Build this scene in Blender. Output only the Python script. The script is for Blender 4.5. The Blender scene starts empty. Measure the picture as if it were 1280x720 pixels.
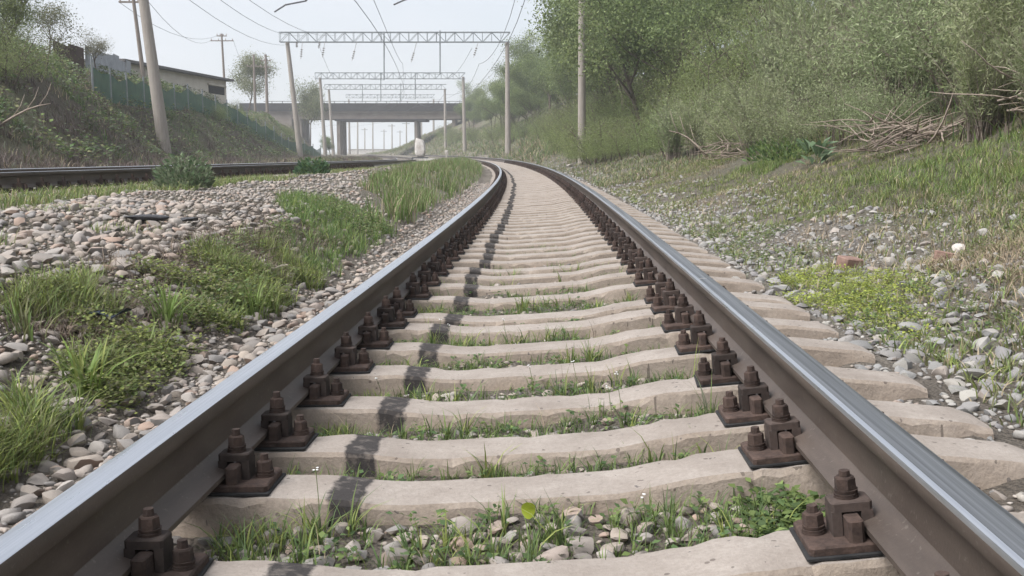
import bpy, math, random
import numpy as np
from mathutils import Vector, Matrix
# ------------------------------------------------------------------ camera, sky, sun, exposure
scene = bpy.context.scene
F, PIT, YAW, CX, CZ, CANT = 1340., .12666, .03826, .1236, .596, .06668
cam_d = bpy.data.cameras.new("camera"); cam = bpy.data.objects.new("camera", cam_d)
scene.collection.objects.link(cam)
cam.location = (CX, 0, CZ); cam.rotation_euler = (math.pi/2 - PIT, 0, YAW)
cam_d.sensor_width = 36; cam_d.lens = F/1280*36; cam_d.clip_start = .05; cam_d.clip_end = 6000
cam_d.dof.use_dof = False
scene.camera = cam
SUN_EL, SUN_ROT = math.radians(52), math.radians(-120)     # soft high light through thin cloud
world = bpy.data.worlds.new("World"); scene.world = world; world.use_nodes = True
nt = world.node_tree; nt.nodes.clear()
wo = nt.nodes.new('ShaderNodeOutputWorld'); bg = nt.nodes.new('ShaderNodeBackground')
sky = nt.nodes.new('ShaderNodeTexSky'); sky.sky_type = 'NISHITA'; sky.sun_disc = False
sky.sun_elevation = SUN_EL; sky.sun_rotation = SUN_ROT; sky.air_density = 1.0; sky.dust_density = 3.0; sky.ozone_density = 1.0
# thin even cloud: most of the blue is replaced by a pale grey sheet with soft broad variation
tc = nt.nodes.new('ShaderNodeTexCoord'); mp = nt.nodes.new('ShaderNodeMapping'); mp.inputs['Scale'].default_value = (1, 1, 2.2)
nz = nt.nodes.new('ShaderNodeTexNoise'); nz.inputs['Scale'].default_value = 2.2; nz.inputs['Detail'].default_value = 5
cr = nt.nodes.new('ShaderNodeMapRange'); cr.inputs[1].default_value = .3; cr.inputs[2].default_value = .7
cr.inputs[3].default_value = .62; cr.inputs[4].default_value = .98
cl = nt.nodes.new('ShaderNodeMix'); cl.data_type = 'RGBA'; cl.inputs[7].default_value = (4.35, 4.5, 4.8, 1)
nt.links.new(tc.outputs['Generated'], mp.inputs[0]); nt.links.new(mp.outputs[0], nz.inputs['Vector'])
nt.links.new(nz.outputs[0], cr.inputs[0]); nt.links.new(cr.outputs[0], cl.inputs[0])
nt.links.new(sky.outputs[0], cl.inputs[6]); nt.links.new(cl.outputs[2], bg.inputs[0])
bg.inputs[1].default_value = .09
nt.links.new(bg.outputs[0], wo.inputs[0])
sd = bpy.data.lights.new("sun", 'SUN'); sd.energy = 2.6; sd.angle = math.radians(35); sd.color = (1, .985, .97)
sun = bpy.data.objects.new("sun", sd); scene.collection.objects.link(sun)
# Nishita azimuth runs from +Y; the lamp's -Z axis points from the sun to the ground
_sd = Vector((math.sin(SUN_ROT)*math.cos(SUN_EL), math.cos(SUN_ROT)*math.cos(SUN_EL), math.sin(SUN_EL)))
sun.rotation_euler = _sd.to_track_quat('Z', 'Y').to_euler(); sun.location = (0, 0, 30)
vs = scene.view_settings; vs.view_transform = 'Standard'; vs.look = 'None'; vs.exposure = 1.17; vs.gamma = 1; vs.use_curve_mapping = False
scene.cycles.use_denoising = True; scene.cycles.use_adaptive_sampling = True; scene.cycles.adaptive_threshold = .025
scene.cycles.max_bounces = 5; scene.cycles.transparent_max_bounces = 12; scene.cycles.volume_bounces = 1
rnd = random.Random(7); RS = np.random.RandomState(11)
COL = scene.collection
# ------------------------------------------------------------------ track geometry and terrain heights
K0, K1, SK = .00039, .0015, 7.2
_g = np.arange(-20, 700, .1)
_k = np.where(_g < 0, K0, np.where(_g < SK, K0+(K1-K0)*_g/SK, np.where(_g < 230, K1, 0)))
_th = np.cumsum(_k)*.1; _th -= np.interp(0, _g, _th)
_X = -np.cumsum(np.sin(_th))*.1; _X -= np.interp(0, _g, _X)
_Y = np.cumsum(np.cos(_th))*.1; _Y -= np.interp(0, _g, _Y)
def frame(s): return np.interp(s, _g, _X), np.interp(s, _g, _Y), np.interp(s, _g, _th)
def sm(a, b, x):
    t = np.clip((np.asarray(x, float)-a)/(b-a), 0, 1); return t*t*(3-2*t)
NU = np.array([-60,-30,-18,-15.5,-13.2,-12,-11,-9.9,-9.0,-8.3,-7.9,-4.9,-4.4,-3.9,-3.6,-3.0,-2.6,-2.25,-2.0,-1.75,-1.5,-1.36, 1.36,1.7,2.3,3.0,3.4,4.2,5,6,9,14,25,60])
NN = np.array([5.5,5.0,4.6,4.3,3.5,2.6,1.6,.5,.15,.05,.13,.13,.12,.14,.14,.12,.10,.045,-.03,-.125,-.235,-.285, -.21,-.21,-.08,.11,.23,.48,.8,1.45,3.6,6.8,9,11])
NF = np.array([4.8,4.8,4.6,4.3,3.5,2.5,1.5,.35,-.1,-.3,-.26,-.26,-.15,-.02,.0,.02,.01,-.01,-.05,-.11,-.21,-.285, -.21,-.18,.25,.72,1.0,1.5,2.0,2.6,4.6,7.0,9,11])
def noise(x, y, f, seed=0):
    r = np.random.RandomState(seed); o = 0
    for i in range(7):
        a = r.uniform(0, 6.28); k = f*r.uniform(.6, 1.7); o = o+np.sin(k*(x*np.cos(a)+y*np.sin(a))+r.uniform(0, 6.28))
    return o/7**.5/1.4
def zL(s): return .38-.0052*(np.clip(s, 0, 95)-11)
def shift(s): return np.interp(s, [15, 42, 92, 150], [0, 3.6, 6, 6])      # SHIFT: the left hill draws back from the tracks
def G(u, s):
    u = np.asarray(u, float); s = np.asarray(s, float)
    u = np.where(u < -9, np.minimum(u+shift(s), -9), u)
    f = sm(22, 80, s); tl = np.clip((s-11)/79, 0, 1)
    fl = np.where(u < -4., tl, f)
    z = np.interp(u, NU, NN)*(1-fl)+np.interp(u, NU, NF)*fl
    ab = np.abs(u)
    out = sm(1.4, 2.6, ab)*(1-sm(3.9, 4.6, -u)*(1-sm(8.2, 9, -u)))
    z = z+out*(.035*noise(u, s, 2.2, 1)+.02*noise(u, s, 6, 2))+sm(5, 9, ab)*(1-sm(3.9, 4.6, -u)*(1-sm(8.2, 10, -u)))*.25*noise(u, s, .5, 3)
    k = sm(1.32, 1.36, ab); z = z*k+(-.315+.0667*u+.012*noise(u, s, 9, 4)+.1*sm(.93, 1.1, -u)+.03*sm(1.15, 1.3, u))*(1-k)
    h = 1-sm(205, 250, s)
    return np.where(z > 0, z*h, z)
def W(u, s, z):
    X, Y, t = frame(s); return np.stack([X+u*np.cos(t), Y+u*np.sin(t), z+0*X], -1)
def GW(u, s, dz=0.): return W(np.asarray(u, float), np.asarray(s, float), G(u, s)+dz)
def V(p): return Vector([float(a) for a in p])
# ------------------------------------------------------------------ helpers
def tag(o, label=None, cat=None, group=None, kind=None):
    if label: o['label'] = label
    if cat: o['category'] = cat
    if group: o['group'] = group
    if kind: o['kind'] = kind
    return o
def link(o, parent=None):
    COL.objects.link(o)
    if parent is not None: o.parent = parent
    return o
def empty(name, loc, rz=0, ry=0):
    o = bpy.data.objects.new(name, None); o.empty_display_size = .2; link(o)
    o.location = V(loc); o.rotation_euler = (0, ry, rz); return o
def inst(name, mesh, parent=None, loc=(0,0,0), rot=(0,0,0), sc=None):
    o = bpy.data.objects.new(name, mesh); link(o, parent); o.location = V(loc); o.rotation_euler = rot
    if sc is not None: o.scale = sc if hasattr(sc, '__len__') else (sc,)*3
    return o
def big_mesh(name, verts, facesets, mat, col=None, smooth=False):
    """verts (n,3); facesets: arrays (m,k) of indices; col (n,3) own colour of every vertex's piece"""
    me = bpy.data.meshes.new(name); verts = np.asarray(verts, np.float32)
    me.vertices.add(len(verts)); me.vertices.foreach_set('co', verts.ravel())
    idx = np.concatenate([np.asarray(f, np.int32).ravel() for f in facesets])
    tot = np.concatenate([np.full(len(f), np.asarray(f).shape[1], np.int32) for f in facesets])
    st = np.concatenate([[0], np.cumsum(tot)[:-1]]).astype(np.int32)
    me.loops.add(len(idx)); me.loops.foreach_set('vertex_index', idx)
    me.polygons.add(len(tot)); me.polygons.foreach_set('loop_start', st); me.polygons.foreach_set('loop_total', tot)
    if smooth: me.polygons.foreach_set('use_smooth', np.ones(len(tot), bool))
    if col is not None:
        a = me.attributes.new('col', 'FLOAT_COLOR', 'POINT'); c = np.ones((len(verts), 4), np.float32); c[:, :3] = col
        a.data.foreach_set('color', c.ravel())
    me.update(calc_edges=True)
    for m in (mat if isinstance(mat, (list, tuple)) else [mat]): me.materials.append(m)
    return me
class MB:
    def __init__(self): self.v = []; self.f = []; self.m = []
    def add(self, vs, fs, mi=0):
        b = len(self.v); self.v += [tuple(float(c) for c in p) for p in vs]
        self.f += [tuple(b+i for i in f) for f in fs]; self.m += [mi]*len(fs); return self
    def box(self, x0, x1, y0, y1, z0, z1, mi=0, M=None, ch=0):
        if ch:
            c = ch; pr = [(x0+c,y0),(x1-c,y0),(x1,y0+c),(x1,y1-c),(x1-c,y1),(x0+c,y1),(x0,y1-c),(x0,y0+c)]
            vs = [(x, y, z0) for x, y in pr]+[(x, y, z1-c*.5) for x, y in pr]
            cx, cy = (x0+x1)/2, (y0+y1)/2
            vs += [(x-math.copysign(c*.5, x-cx), y-math.copysign(c*.5, y-cy), z1) for x, y in pr]
            fs = [tuple(range(7,-1,-1)), tuple(range(16,24))]+[(l*8+i, l*8+(i+1)%8, l*8+8+(i+1)%8, l*8+8+i) for l in (0,1) for i in range(8)]
        else:
            vs = [(x, y, z) for z in (z0, z1) for x, y in ((x0,y0),(x1,y0),(x1,y1),(x0,y1))]
            fs = [(3,2,1,0),(4,5,6,7),(0,1,5,4),(1,2,6,5),(2,3,7,6),(3,0,4,7)]
        if M is not None: vs = [M @ Vector(p) for p in vs]
        return self.add(vs, fs, mi)
    def tube(self, pts, rs, n=6, mi=0, cap=True):
        pts = [Vector([float(c) for c in p]) for p in pts]
        if not hasattr(rs, '__len__'): rs = [rs]*len(pts)
        vs = []; fs = []
        for i, p in enumerate(pts):
            d = (pts[min(i+1, len(pts)-1)]-pts[max(i-1, 0)]).normalized()
            a = d.orthogonal() if i == 0 else (a-d*a.dot(d))
            a.normalize(); b = d.cross(a)
            for j in range(n):
                t = 6.28318*j/n; vs.append(p+(a*math.cos(t)+b*math.sin(t))*rs[i])
        for i in range(len(pts)-1):
            for j in range(n): fs.append((i*n+j, i*n+(j+1)%n, (i+1)*n+(j+1)%n, (i+1)*n+j))
        if cap: fs += [tuple(range(n-1,-1,-1)), tuple((len(pts)-1)*n+j for j in range(n))]
        return self.add(vs, fs, mi)
    def cyl(self, x, y, z0, z1, r0, r1=None, n=10, mi=0, ph=0.):
        r1 = r0 if r1 is None else r1
        vs = [(x+r*math.cos(6.28318*j/n+ph), y+r*math.sin(6.28318*j/n+ph), z) for r, z in ((r0,z0),(r1,z1)) for j in range(n)]
        fs = [tuple(range(n-1,-1,-1)), tuple(range(n, 2*n))]+[(j,(j+1)%n,n+(j+1)%n,n+j) for j in range(n)]
        return self.add(vs, fs, mi)
    def mesh(self, name, mats, smooth=False, auto=None):
        me = bpy.data.meshes.new(name); me.from_pydata(self.v, [], self.f)
        for m in (mats if isinstance(mats, (list, tuple)) else [mats]): me.materials.append(m)
        me.polygons.foreach_set('material_index', self.m)
        if smooth: me.polygons.foreach_set('use_smooth', [True]*len(self.f))
        me.update()
        if auto: me.set_sharp_from_angle(angle=math.radians(auto))
        return me
    def build(self, name, mats, parent=None, smooth=False, auto=None, loc=(0,0,0), rot=(0,0,0)):
        return inst(name, self.mesh(name, mats, smooth, auto), parent, loc, rot)
# ------------------------------------------------------------------ materials
class N:
    def __init__(self, name):
        self.m = bpy.data.materials.new(name); self.m.use_nodes = True; self.t = self.m.node_tree
        self.b = self.t.nodes['Principled BSDF']; self.b.inputs['Roughness'].default_value = .85
        self.b.inputs['Specular IOR Level'].default_value = .3
    def n(self, typ, **kw):
        x = self.t.nodes.new('ShaderNode'+typ)
        for k, v in kw.items():
            if hasattr(x, k): setattr(x, k, v)
            else: x.inputs[k.replace('_', ' ')].default_value = v
        return x
    def l(self, a, b): self.t.links.new(a, b)
    def coord(self, kind='Object', scale=(1,1,1)):
        c = self.n('TexCoord'); m = self.n('Mapping'); m.inputs['Scale'].default_value = scale; self.l(c.outputs[kind], m.inputs[0]); return m.outputs[0]
    def noise(self, vec, scale, detail=4, rough=.6):
        x = self.n('TexNoise', Scale=scale, Detail=detail, Roughness=rough); self.l(vec, x.inputs['Vector']); return x.outputs[0]
    def ramp(self, fac, *stops, interp='LINEAR'):
        r = self.n('ValToRGB'); r.color_ramp.interpolation = interp; e = r.color_ramp.elements
        while len(e) < len(stops): e.new(.5)
        for i, (p, c) in enumerate(stops):
            e[i].position = p; e[i].color = (c, c, c, 1) if not hasattr(c, '__len__') else (*c, 1)
        self.l(fac, r.inputs[0]); return r.outputs[0]
    def mix(self, fac, a, b, mode='MIX'):
        x = self.n('Mix', data_type='RGBA', blend_type=mode)
        for sock, v in ((x.inputs[0], fac), (x.inputs[6], a), (x.inputs[7], b)):
            if hasattr(v, 'links'): self.l(v, sock)
            elif hasattr(v, '__len__'): sock.default_value = (*v, 1)
            else: sock.default_value = v
        return x.outputs[2]
    def math(self, op, a, b=0., c=0.):
        x = self.n('Math', operation=op)
        for i, v in enumerate((a, b, c)):
            if hasattr(v, 'links'): self.l(v, x.inputs[i])
            else: x.inputs[i].default_value = v
        return x.outputs[0]
    def base(self, c): self.l(c, self.b.inputs['Base Color']); return self
    def bump(self, h, strength=.3, dist=.01):
        x = self.n('Bump', Strength=strength, Distance=dist); self.l(h, x.inputs['Height']); self.l(x.outputs[0], self.b.inputs['Normal']); return self
M = {}
def simple(name, c1, c2, scale=8., rough=.85, bump=.3, dist=.005, metal=0., coord='Object', spec=.3, sc=(1,1,1), detail=6):
    n = N(name); v = n.coord(coord, sc); a = n.noise(v, scale, detail, .65)
    n.base(n.ramp(a, (.3, c1), (.72, c2)))
    if bump: n.bump(n.noise(v, scale*4, 5), bump, dist)
    n.b.inputs['Roughness'].default_value = rough; n.b.inputs['Metallic'].default_value = metal; n.b.inputs['Specular IOR Level'].default_value = spec
    M[name] = n.m; return n
simple('rust', (.027,.019,.0165), (.080,.053,.043), 40, .9, .6, .004)
simple('rust_clip', (.033,.025,.022), (.074,.054,.046), 30, .85, .5, .003)
for _k in ('rust', 'rust_clip'):
    _t = M[_k].node_tree; _b = _t.nodes['Principled BSDF']; _src = _b.inputs['Base Color'].links[0].from_socket
    _o = _t.nodes.new('ShaderNodeObjectInfo'); _h = _t.nodes.new('ShaderNodeHueSaturation'); _m = _t.nodes.new('ShaderNodeMath'); _m.operation = 'MULTIPLY_ADD'; _m.inputs[1].default_value = .75; _m.inputs[2].default_value = .65
    _t.links.new(_o.outputs['Random'], _m.inputs[0]); _t.links.new(_m.outputs[0], _h.inputs['Value']); _t.links.new(_src, _h.inputs['Color']); _t.links.new(_h.outputs[0], _b.inputs['Base Color'])
simple('rubber', (.018,.018,.019), (.035,.034,.034), 30, .8, .3)
simple('bright_bolt', (.02,.02,.022), (.05,.045,.045), 30, .5, .2, .002)
simple('post_concrete', (.26,.23,.20), (.37,.33,.295), 3, .9, .3, .01, sc=(4,4,.6))
simple('bridge_concrete', (.16,.13,.11), (.26,.22,.19), .6, .9, .3, .03)
simple('bridge_dark', (.018,.015,.016), (.038,.033,.035), .8, .8, .2, .02)
simple('galvanised', (.20,.22,.23), (.30,.32,.33), 6, .6, .1, .002, .3)
simple('wire', (.06,.06,.065), (.09,.09,.095), 5, .6, 0)
simple('timber_post', (.16,.13,.11), (.27,.23,.20), 5, .9, .3, .005, sc=(6,6,.7))
simple('porcelain', (.25,.2,.18), (.4,.36,.33), 8, .3, 0)
simple('bark', (.07,.055,.045), (.16,.13,.105), 12, .95, .6, .01, sc=(1,1,.35))
simple('bark_pale', (.16,.13,.11), (.30,.25,.21), 14, .95, .5, .008, sc=(1,1,.35))
simple('deadwood', (.22,.17,.14), (.42,.35,.29), 25, .95, .4, .004)
simple('rusty_sheet', (.05,.035,.03), (.11,.075,.06), 2.5, .85, .2, .004)
simple('slate_sheet', (.26,.27,.30), (.42,.43,.47), 2.5, .85, .2, .004)
simple('plaster', (.52,.47,.40), (.68,.63,.56), 1.2, .9, .3, .01)
simple('roof_dark', (.10,.095,.095), (.17,.16,.16), 2, .85, .3, .01)
simple('dark_void', (.02,.02,.02), (.035,.033,.03), 2, .95, 0)
simple('white_paint', (.33,.28,.24), (.70,.68,.65), 2.2, .85, .3, .01)
simple('dark_stone', (.05,.05,.055), (.09,.09,.09), 6, .9, .4, .01)
simple('red_brick', (.18,.11,.09), (.30,.20,.16), 22, .9, .6, .004)
simple('black_plastic', (.015,.015,.018), (.05,.048,.05), 14, .45, .6, .01)
simple('blue_plastic', (.02,.03,.07), (.06,.08,.16), 14, .4, .5, .01)
simple('flower_white', (.7,.7,.68), (.8,.8,.78), 14, .7, 0)
simple('pale_mark', (.35,.34,.33), (.5,.49,.48), 30, .4, .1)
# concrete of the sleepers: pink-grey cast face, tan soil on the lower sides, pits, and the oil drip beside the left rail
n = N('sleeper_concrete'); v = n.coord(); oi = n.n('ObjectInfo')
sh = n.n('VectorMath', operation='ADD'); n.l(v, sh.inputs[0])
ri = n.math('MULTIPLY', oi.outputs['Random'], 37.); cb = n.n('CombineXYZ'); n.l(ri, cb.inputs[0]); n.l(ri, cb.inputs[1]); n.l(ri, cb.inputs[2]); n.l(cb.outputs[0], sh.inputs[1])
vv = sh.outputs[0]
c0 = n.ramp(n.noise(vv, 5, 6, .7), (.32, (.245,.21,.182)), (.68, (.355,.315,.28)))
c0 = n.mix(n.math('MULTIPLY', n.ramp(n.noise(vv, 90, 3), (.4, 0.), (.75, 1.)), .35), c0, (.17,.14,.12))
sep = n.n('SeparateXYZ'); n.l(v, sep.inputs[0])
low = n.n('MapRange'); n.l(n.math('ADD', sep.outputs[2], n.math('MULTIPLY', n.math('SUBTRACT', n.noise(vv, 9, 4), .5), .09)), low.inputs[0])
low.inputs[1].default_value = -.275; low.inputs[2].default_value = -.335
c0 = n.mix(n.math('MULTIPLY', low.outputs[0], .55), c0, (.30,.235,.17))
ge = n.n('NewGeometry'); sn = n.n('SeparateXYZ'); n.l(ge.outputs['Normal'], sn.inputs[0])
sidef = n.n('MapRange'); n.l(n.math('ADD', sn.outputs[2], n.math('MULTIPLY', n.math('SUBTRACT', n.noise(vv, 22, 5, .8), .5), .5)), sidef.inputs[0]); sidef.inputs[1].default_value = .93; sidef.inputs[2].default_value = .55
c0 = n.mix(n.math('MULTIPLY', sidef.outputs[0], .5), c0, n.ramp(n.noise(vv, 60, 5, .8), (.35, (.21,.16,.12)), (.65, (.37,.295,.225))))
vo = n.n('TexVoronoi', Scale=26.); n.l(vv, vo.inputs['Vector'])
pit = n.math('MULTIPLY', n.math('LESS_THAN', vo.outputs['Distance'], .16), n.math('GREATER_THAN', n.noise(vv, 11, 2), .56))
c0 = n.mix(n.math('MULTIPLY', pit, .7), c0, (.10,.08,.07))
# dirt veins and small runs
vein = n.ramp(n.noise(vv, 14, 5, .75), (.485, 0.), (.5, 1.), (.515, 0.)); c0 = n.mix(n.math('MULTIPLY', vein, .22), c0, (.2,.165,.14))
vs_ = n.n('Mapping'); vs_.inputs['Scale'].default_value = (1, 1, .1); n.l(vv, vs_.inputs[0]); run = n.math('MULTIPLY', n.math('GREATER_THAN', n.noise(vs_.outputs[0], 26, 2), .70), sidef.outputs[0]); c0 = n.mix(n.math('MULTIPLY', run, .7), c0, (.085,.07,.06))
drop = n.math('GREATER_THAN', n.noise(vv, 30, 2), .72); c0 = n.mix(n.math('MULTIPLY', drop, .75), c0, (.09,.08,.078))
dx = n.math('ABSOLUTE', n.math('ADD', sep.outputs[0], n.math('ADD', .425, n.math('MULTIPLY', n.math('SUBTRACT', oi.outputs['Random'], .5), .05))))
ed = n.math('ADD', dx, n.math('MULTIPLY', n.math('SUBTRACT', n.noise(vv, 14, 5, .75), .5), .06))
st = n.n('MapRange'); n.l(ed, st.inputs[0]); st.inputs[1].default_value = .050; st.inputs[2].default_value = .038
brk = n.ramp(n.noise(vv, 30, 4), (.3, .55), (.5, .96))
c0 = n.mix(n.math('MULTIPLY', st.outputs[0], brk), c0, (.03,.027,.027))
n.base(c0); hb = n.math('ADD', n.noise(vv, 120, 4), n.math('MULTIPLY', pit, -2.)); hb = n.math('ADD', hb, n.math('MULTIPLY', n.noise(vv, 34, 6, .75), 2.2)); n.bump(hb, .5, .0045); n.b.inputs['Roughness'].default_value = .92; M['sleeper'] = n.m
# rail: brown oxide flanks with dust, and the wheel-polished head
n = N('rail_flank'); v = n.coord('Object', (6,1,6)); v2 = n.coord('Object')
c0 = n.ramp(n.noise(v, 1.3, 6, .7), (.3, (.045,.034,.0285)), (.7, (.105,.081,.067)))
c0 = n.mix(n.math('MULTIPLY', n.ramp(n.noise(v2, 60, 4), (.62, 0.), (.7, 1.)), .35), c0, (.2,.175,.15)); n.base(c0)
n.bump(n.noise(v2, 120, 4), .25, .002); n.b.inputs['Roughness'].default_value = .55; n.b.inputs['Specular IOR Level'].default_value = .45; M['rail_flank'] = n.m
n = N('rail_head'); v = n.coord('Object', (160, .8, 160)); v2 = n.coord('Object', (30, 3, 30))
a = n.noise(v, 1., 5, .6); n.base(n.ramp(a, (.3, (.44,.46,.50)), (.7, (.60,.62,.66))))
n.b.inputs['Metallic'].default_value = .9; n.l(n.ramp(n.noise(v2, 2, 4), (.3, .26), (.7, .42)), n.b.inputs['Roughness']); n.bump(a, .1, .002); M['rail_head'] = n.m
n = N('rail_head_dull'); v = n.coord('Object', (90, .5, 90)); a = n.noise(v, 1., 5, .6); n.base(n.ramp(a, (.35, (.10,.105,.115)), (.65, (.26,.27,.285))))
n.b.inputs['Metallic'].default_value = .75; n.b.inputs['Roughness'].default_value = .46; n.bump(a, .15, .002); M['rail_head_dull'] = n.m
# stones: one tone for every single stone
def stone_mat(name, tones):
    n = N(name); v = n.coord(); oi = n.n('ObjectInfo'); ge = n.n('NewGeometry')
    r = n.math('FRACT', n.math('ADD', n.math('MULTIPLY', oi.outputs['Random'], 17.3), ge.outputs['Random Per Island']))
    c = n.ramp(r, *[(i/(len(tones)-1)*.98, t) for i, t in enumerate(tones)])
    w = n.coord('Generated') if False else v
    f = n.noise(w, 55, 5, .7); c = n.mix(n.math('MULTIPLY', n.ramp(f, (.35, 1.), (.65, 0.)), .4), c, (.13,.115,.10))
    c = n.mix(n.math('MULTIPLY', n.ramp(n.noise(w, 160, 3), (.55, 0.), (.75, 1.)), .3), c, (.5,.48,.45))
    n.base(c); n.bump(f, .5, .004); n.b.inputs['Roughness'].default_value = .88; M[name] = n.m
stone_mat('stone_warm', [(.28,.245,.215), (.37,.31,.26), (.22,.20,.185), (.43,.36,.30), (.31,.28,.26), (.38,.27,.21), (.34,.31,.285), (.19,.18,.175), (.45,.41,.37), (.33,.275,.235), (.26,.245,.235)])
stone_mat('stone_grey', [(.24,.235,.23), (.34,.33,.31), (.20,.20,.20), (.42,.40,.36), (.28,.27,.265), (.37,.34,.30), (.30,.30,.295), (.22,.21,.215), (.46,.44,.41), (.33,.27,.23), (.26,.255,.25)])
# plants take the colour given to each blade or leaf
def plant_mat(name, rough=.6, trans=.25):
    n = N(name); a = n.n('Attribute', attribute_name='col'); ge = n.n('NewGeometry'); oi = n.n('ObjectInfo')
    h = n.n('HueSaturation'); n.l(a.outputs['Color'], h.inputs['Color'])
    n.l(n.math('ADD', .78, n.math('MULTIPLY', ge.outputs['Random Per Island'], .44)), h.inputs['Value'])
    n.l(n.math('ADD', .49, n.math('MULTIPLY', oi.outputs['Random'], .02)), h.inputs['Hue'])
    n.base(h.outputs[0]); n.b.inputs['Roughness'].default_value = rough; n.b.inputs['Specular IOR Level'].default_value = .25
    tr = n.n('BsdfTranslucent'); n.l(h.outputs[0], tr.inputs['Color']); ms = n.n('MixShader'); ms.inputs[0].default_value = trans
    n.l(n.b.outputs[0], ms.inputs[1]); n.l(tr.outputs[0], ms.inputs[2]); n.l(ms.outputs[0], n.t.nodes['Material Output'].inputs['Surface']); M[name] = n.m
plant_mat('grass', .6, .3); plant_mat('leaf', .6, .38); plant_mat('straw', .9, .1)
# soil: every sheet's own cover colour comes with its vertices (earth, gravel dust, turf)
n = N('soil'); v = n.coord('Object'); a = n.n('Attribute', attribute_name='col')
f = n.noise(v, 7, 8, .75); c = n.mix(.55, a.outputs['Color'], n.ramp(f, (.3, .35), (.7, 1.1)), 'MULTIPLY')
f2 = n.noise(v, 60, 5, .8); c = n.mix(.5, c, n.ramp(f2, (.3, .45), (.7, 1.35)), 'MULTIPLY')
n.base(c); vg = n.n('TexVoronoi', Scale=70.); n.l(v, vg.inputs['Vector']); n.bump(n.math('ADD', n.math('ADD', f2, n.noise(v, 24, 4)), n.math('MULTIPLY', vg.outputs['Distance'], -1.2)), 1.0, .025); n.b.inputs['Roughness'].default_value = .95; M['soil'] = n.m
# green windbreak netting
n = N('netting'); v = n.coord(); f = n.noise(v, 3, 4); n.base(n.ramp(f, (.3, (.035,.10,.075)), (.7, (.06,.15,.11))))
tp = n.n('BsdfTransparent'); ms = n.n('MixShader'); ms.inputs[0].default_value = .22
n.l(n.b.outputs[0], ms.inputs[1]); n.l(tp.outputs[0], ms.inputs[2]); n.l(ms.outputs[0], n.t.nodes['Material Output'].inputs['Surface']); M['netting'] = n.m
# ------------------------------------------------------------------ the ground, in sheets that meet edge to edge
def lerp3(a, b, t): return np.asarray(a)[None]*(1-t[:, None])+np.asarray(b)[None]*t[:, None]
EARTH, DUST, TURF, SCRUB = (.20,.17,.14), (.33,.295,.25), (.165,.165,.095), (.135,.108,.085)
def cover(u, s):
    t = np.clip(.5+.6*noise(u, s, .9, 21)+.25*noise(u, s, 3.5, 22), 0, 1)
    c = lerp3(EARTH, DUST, t*.6)
    g = np.clip(sm(2.3, 3.2, u)*(.35+.5*t)+sm(1.9, 2.6, -u)*(1-sm(5, 6, -u))*.25, 0, 1); c = c*(1-g[:, None])+np.asarray(TURF)*g[:, None]
    h = np.maximum(sm(9, 10.5, -u), sm(4.8, 6, u)); c2 = lerp3(SCRUB, TURF, np.clip(.45+.8*noise(u, s, .6, 23), 0, 1)); c = c*(1-h[:, None])+c2*h[:, None]
    b = sm(1.38, 1.55, -u)*(1-sm(2.1, 2.5, -u))*(1-sm(10, 14, s))*np.clip(.55+.7*noise(u, s, 2.5, 24), 0, 1); c = c*(1-b[:, None])+np.asarray((.085,.066,.052))*b[:, None]
    return c
s_near = np.concatenate([np.arange(-4, 1, .25), np.arange(1, 9, .07), np.arange(9, 18, .16), np.arange(18, 45, .5), np.arange(45, 120, 1.5), np.arange(120, 261, 4)])
s_far = np.concatenate([np.arange(-4, 20, .8), np.arange(20, 120, 1.6), np.arange(120, 261, 4)])
def sheet(name, us, ss, label, cat):
    U, S = np.meshgrid(us, ss); sh = U.shape; u, s = U.ravel(), S.ravel()
    v = GW(u, s)
    i = np.arange(sh[0]*sh[1]).reshape(sh); q = np.stack([i[:-1,:-1], i[:-1,1:], i[1:,1:], i[1:,:-1]], -1).reshape(-1, 4)
    me = big_mesh(name, v, [q], M['soil'], cover(u, s), True)
    return tag(inst(name, me), label, cat, kind='structure')
bed = sheet('ballast_bed', np.linspace(-1.36, 1.36, 55), s_near, 'stone ballast bed between and under the near sleepers', 'ballast')
bank = sheet('gravel_bank', np.concatenate([np.linspace(-4.4, -2.4, 28), np.linspace(-2.35, -1.36, 26)]), s_near, 'sloping bank of rounded stones, soil and weeds left of the near track', 'bank')
verge = sheet('gravel_verge', np.concatenate([np.linspace(1.36, 2.4, 24), np.linspace(2.45, 5, 26)]), s_near, 'stony grassed verge right of the near track', 'verge')
bed2 = sheet('ballast_bed', np.linspace(-8.3, -4.4, 24), s_far, 'grassed ballast bed carrying the second track on the left', 'ballast')
hl = sheet('hillside', np.concatenate([np.arange(-60, -20, 4), np.arange(-20, -8.3, .45), [-8.3]]), s_far, 'scrubby left hillside behind the second track', 'hillside')
hr = sheet('hillside', np.concatenate([np.arange(5, 16, .4), np.arange(16, 61, 4)]), s_far, 'overgrown right hillside under the trees', 'hillside')
mb = MB(); R = [0, 60, 200, 600, 1500, 3500]; nn = 48
mb.v = [(0., 60., -1.6)]+[(r*math.cos(6.28318*j/nn), 60+r*math.sin(6.28318*j/nn), -1.6+.0008*max(0, r-200)) for r in R[1:] for j in range(nn)]
mb.f = [(0, 1+j, 1+(j+1)%nn) for j in range(nn)]+[(1+k*nn+j, 1+(k+1)*nn+j, 1+(k+1)*nn+(j+1)%nn, 1+k*nn+(j+1)%nn) for k in range(len(R)-2) for j in range(nn)]
mb.m = [0]*len(mb.f)
simple('plain_soil', (.10,.10,.06), (.19,.17,.12), .05, .95, 0)
tag(mb.build('plain', M['plain_soil']), 'flat open land stretching away beyond the bridge', 'land', kind='structure')
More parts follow.
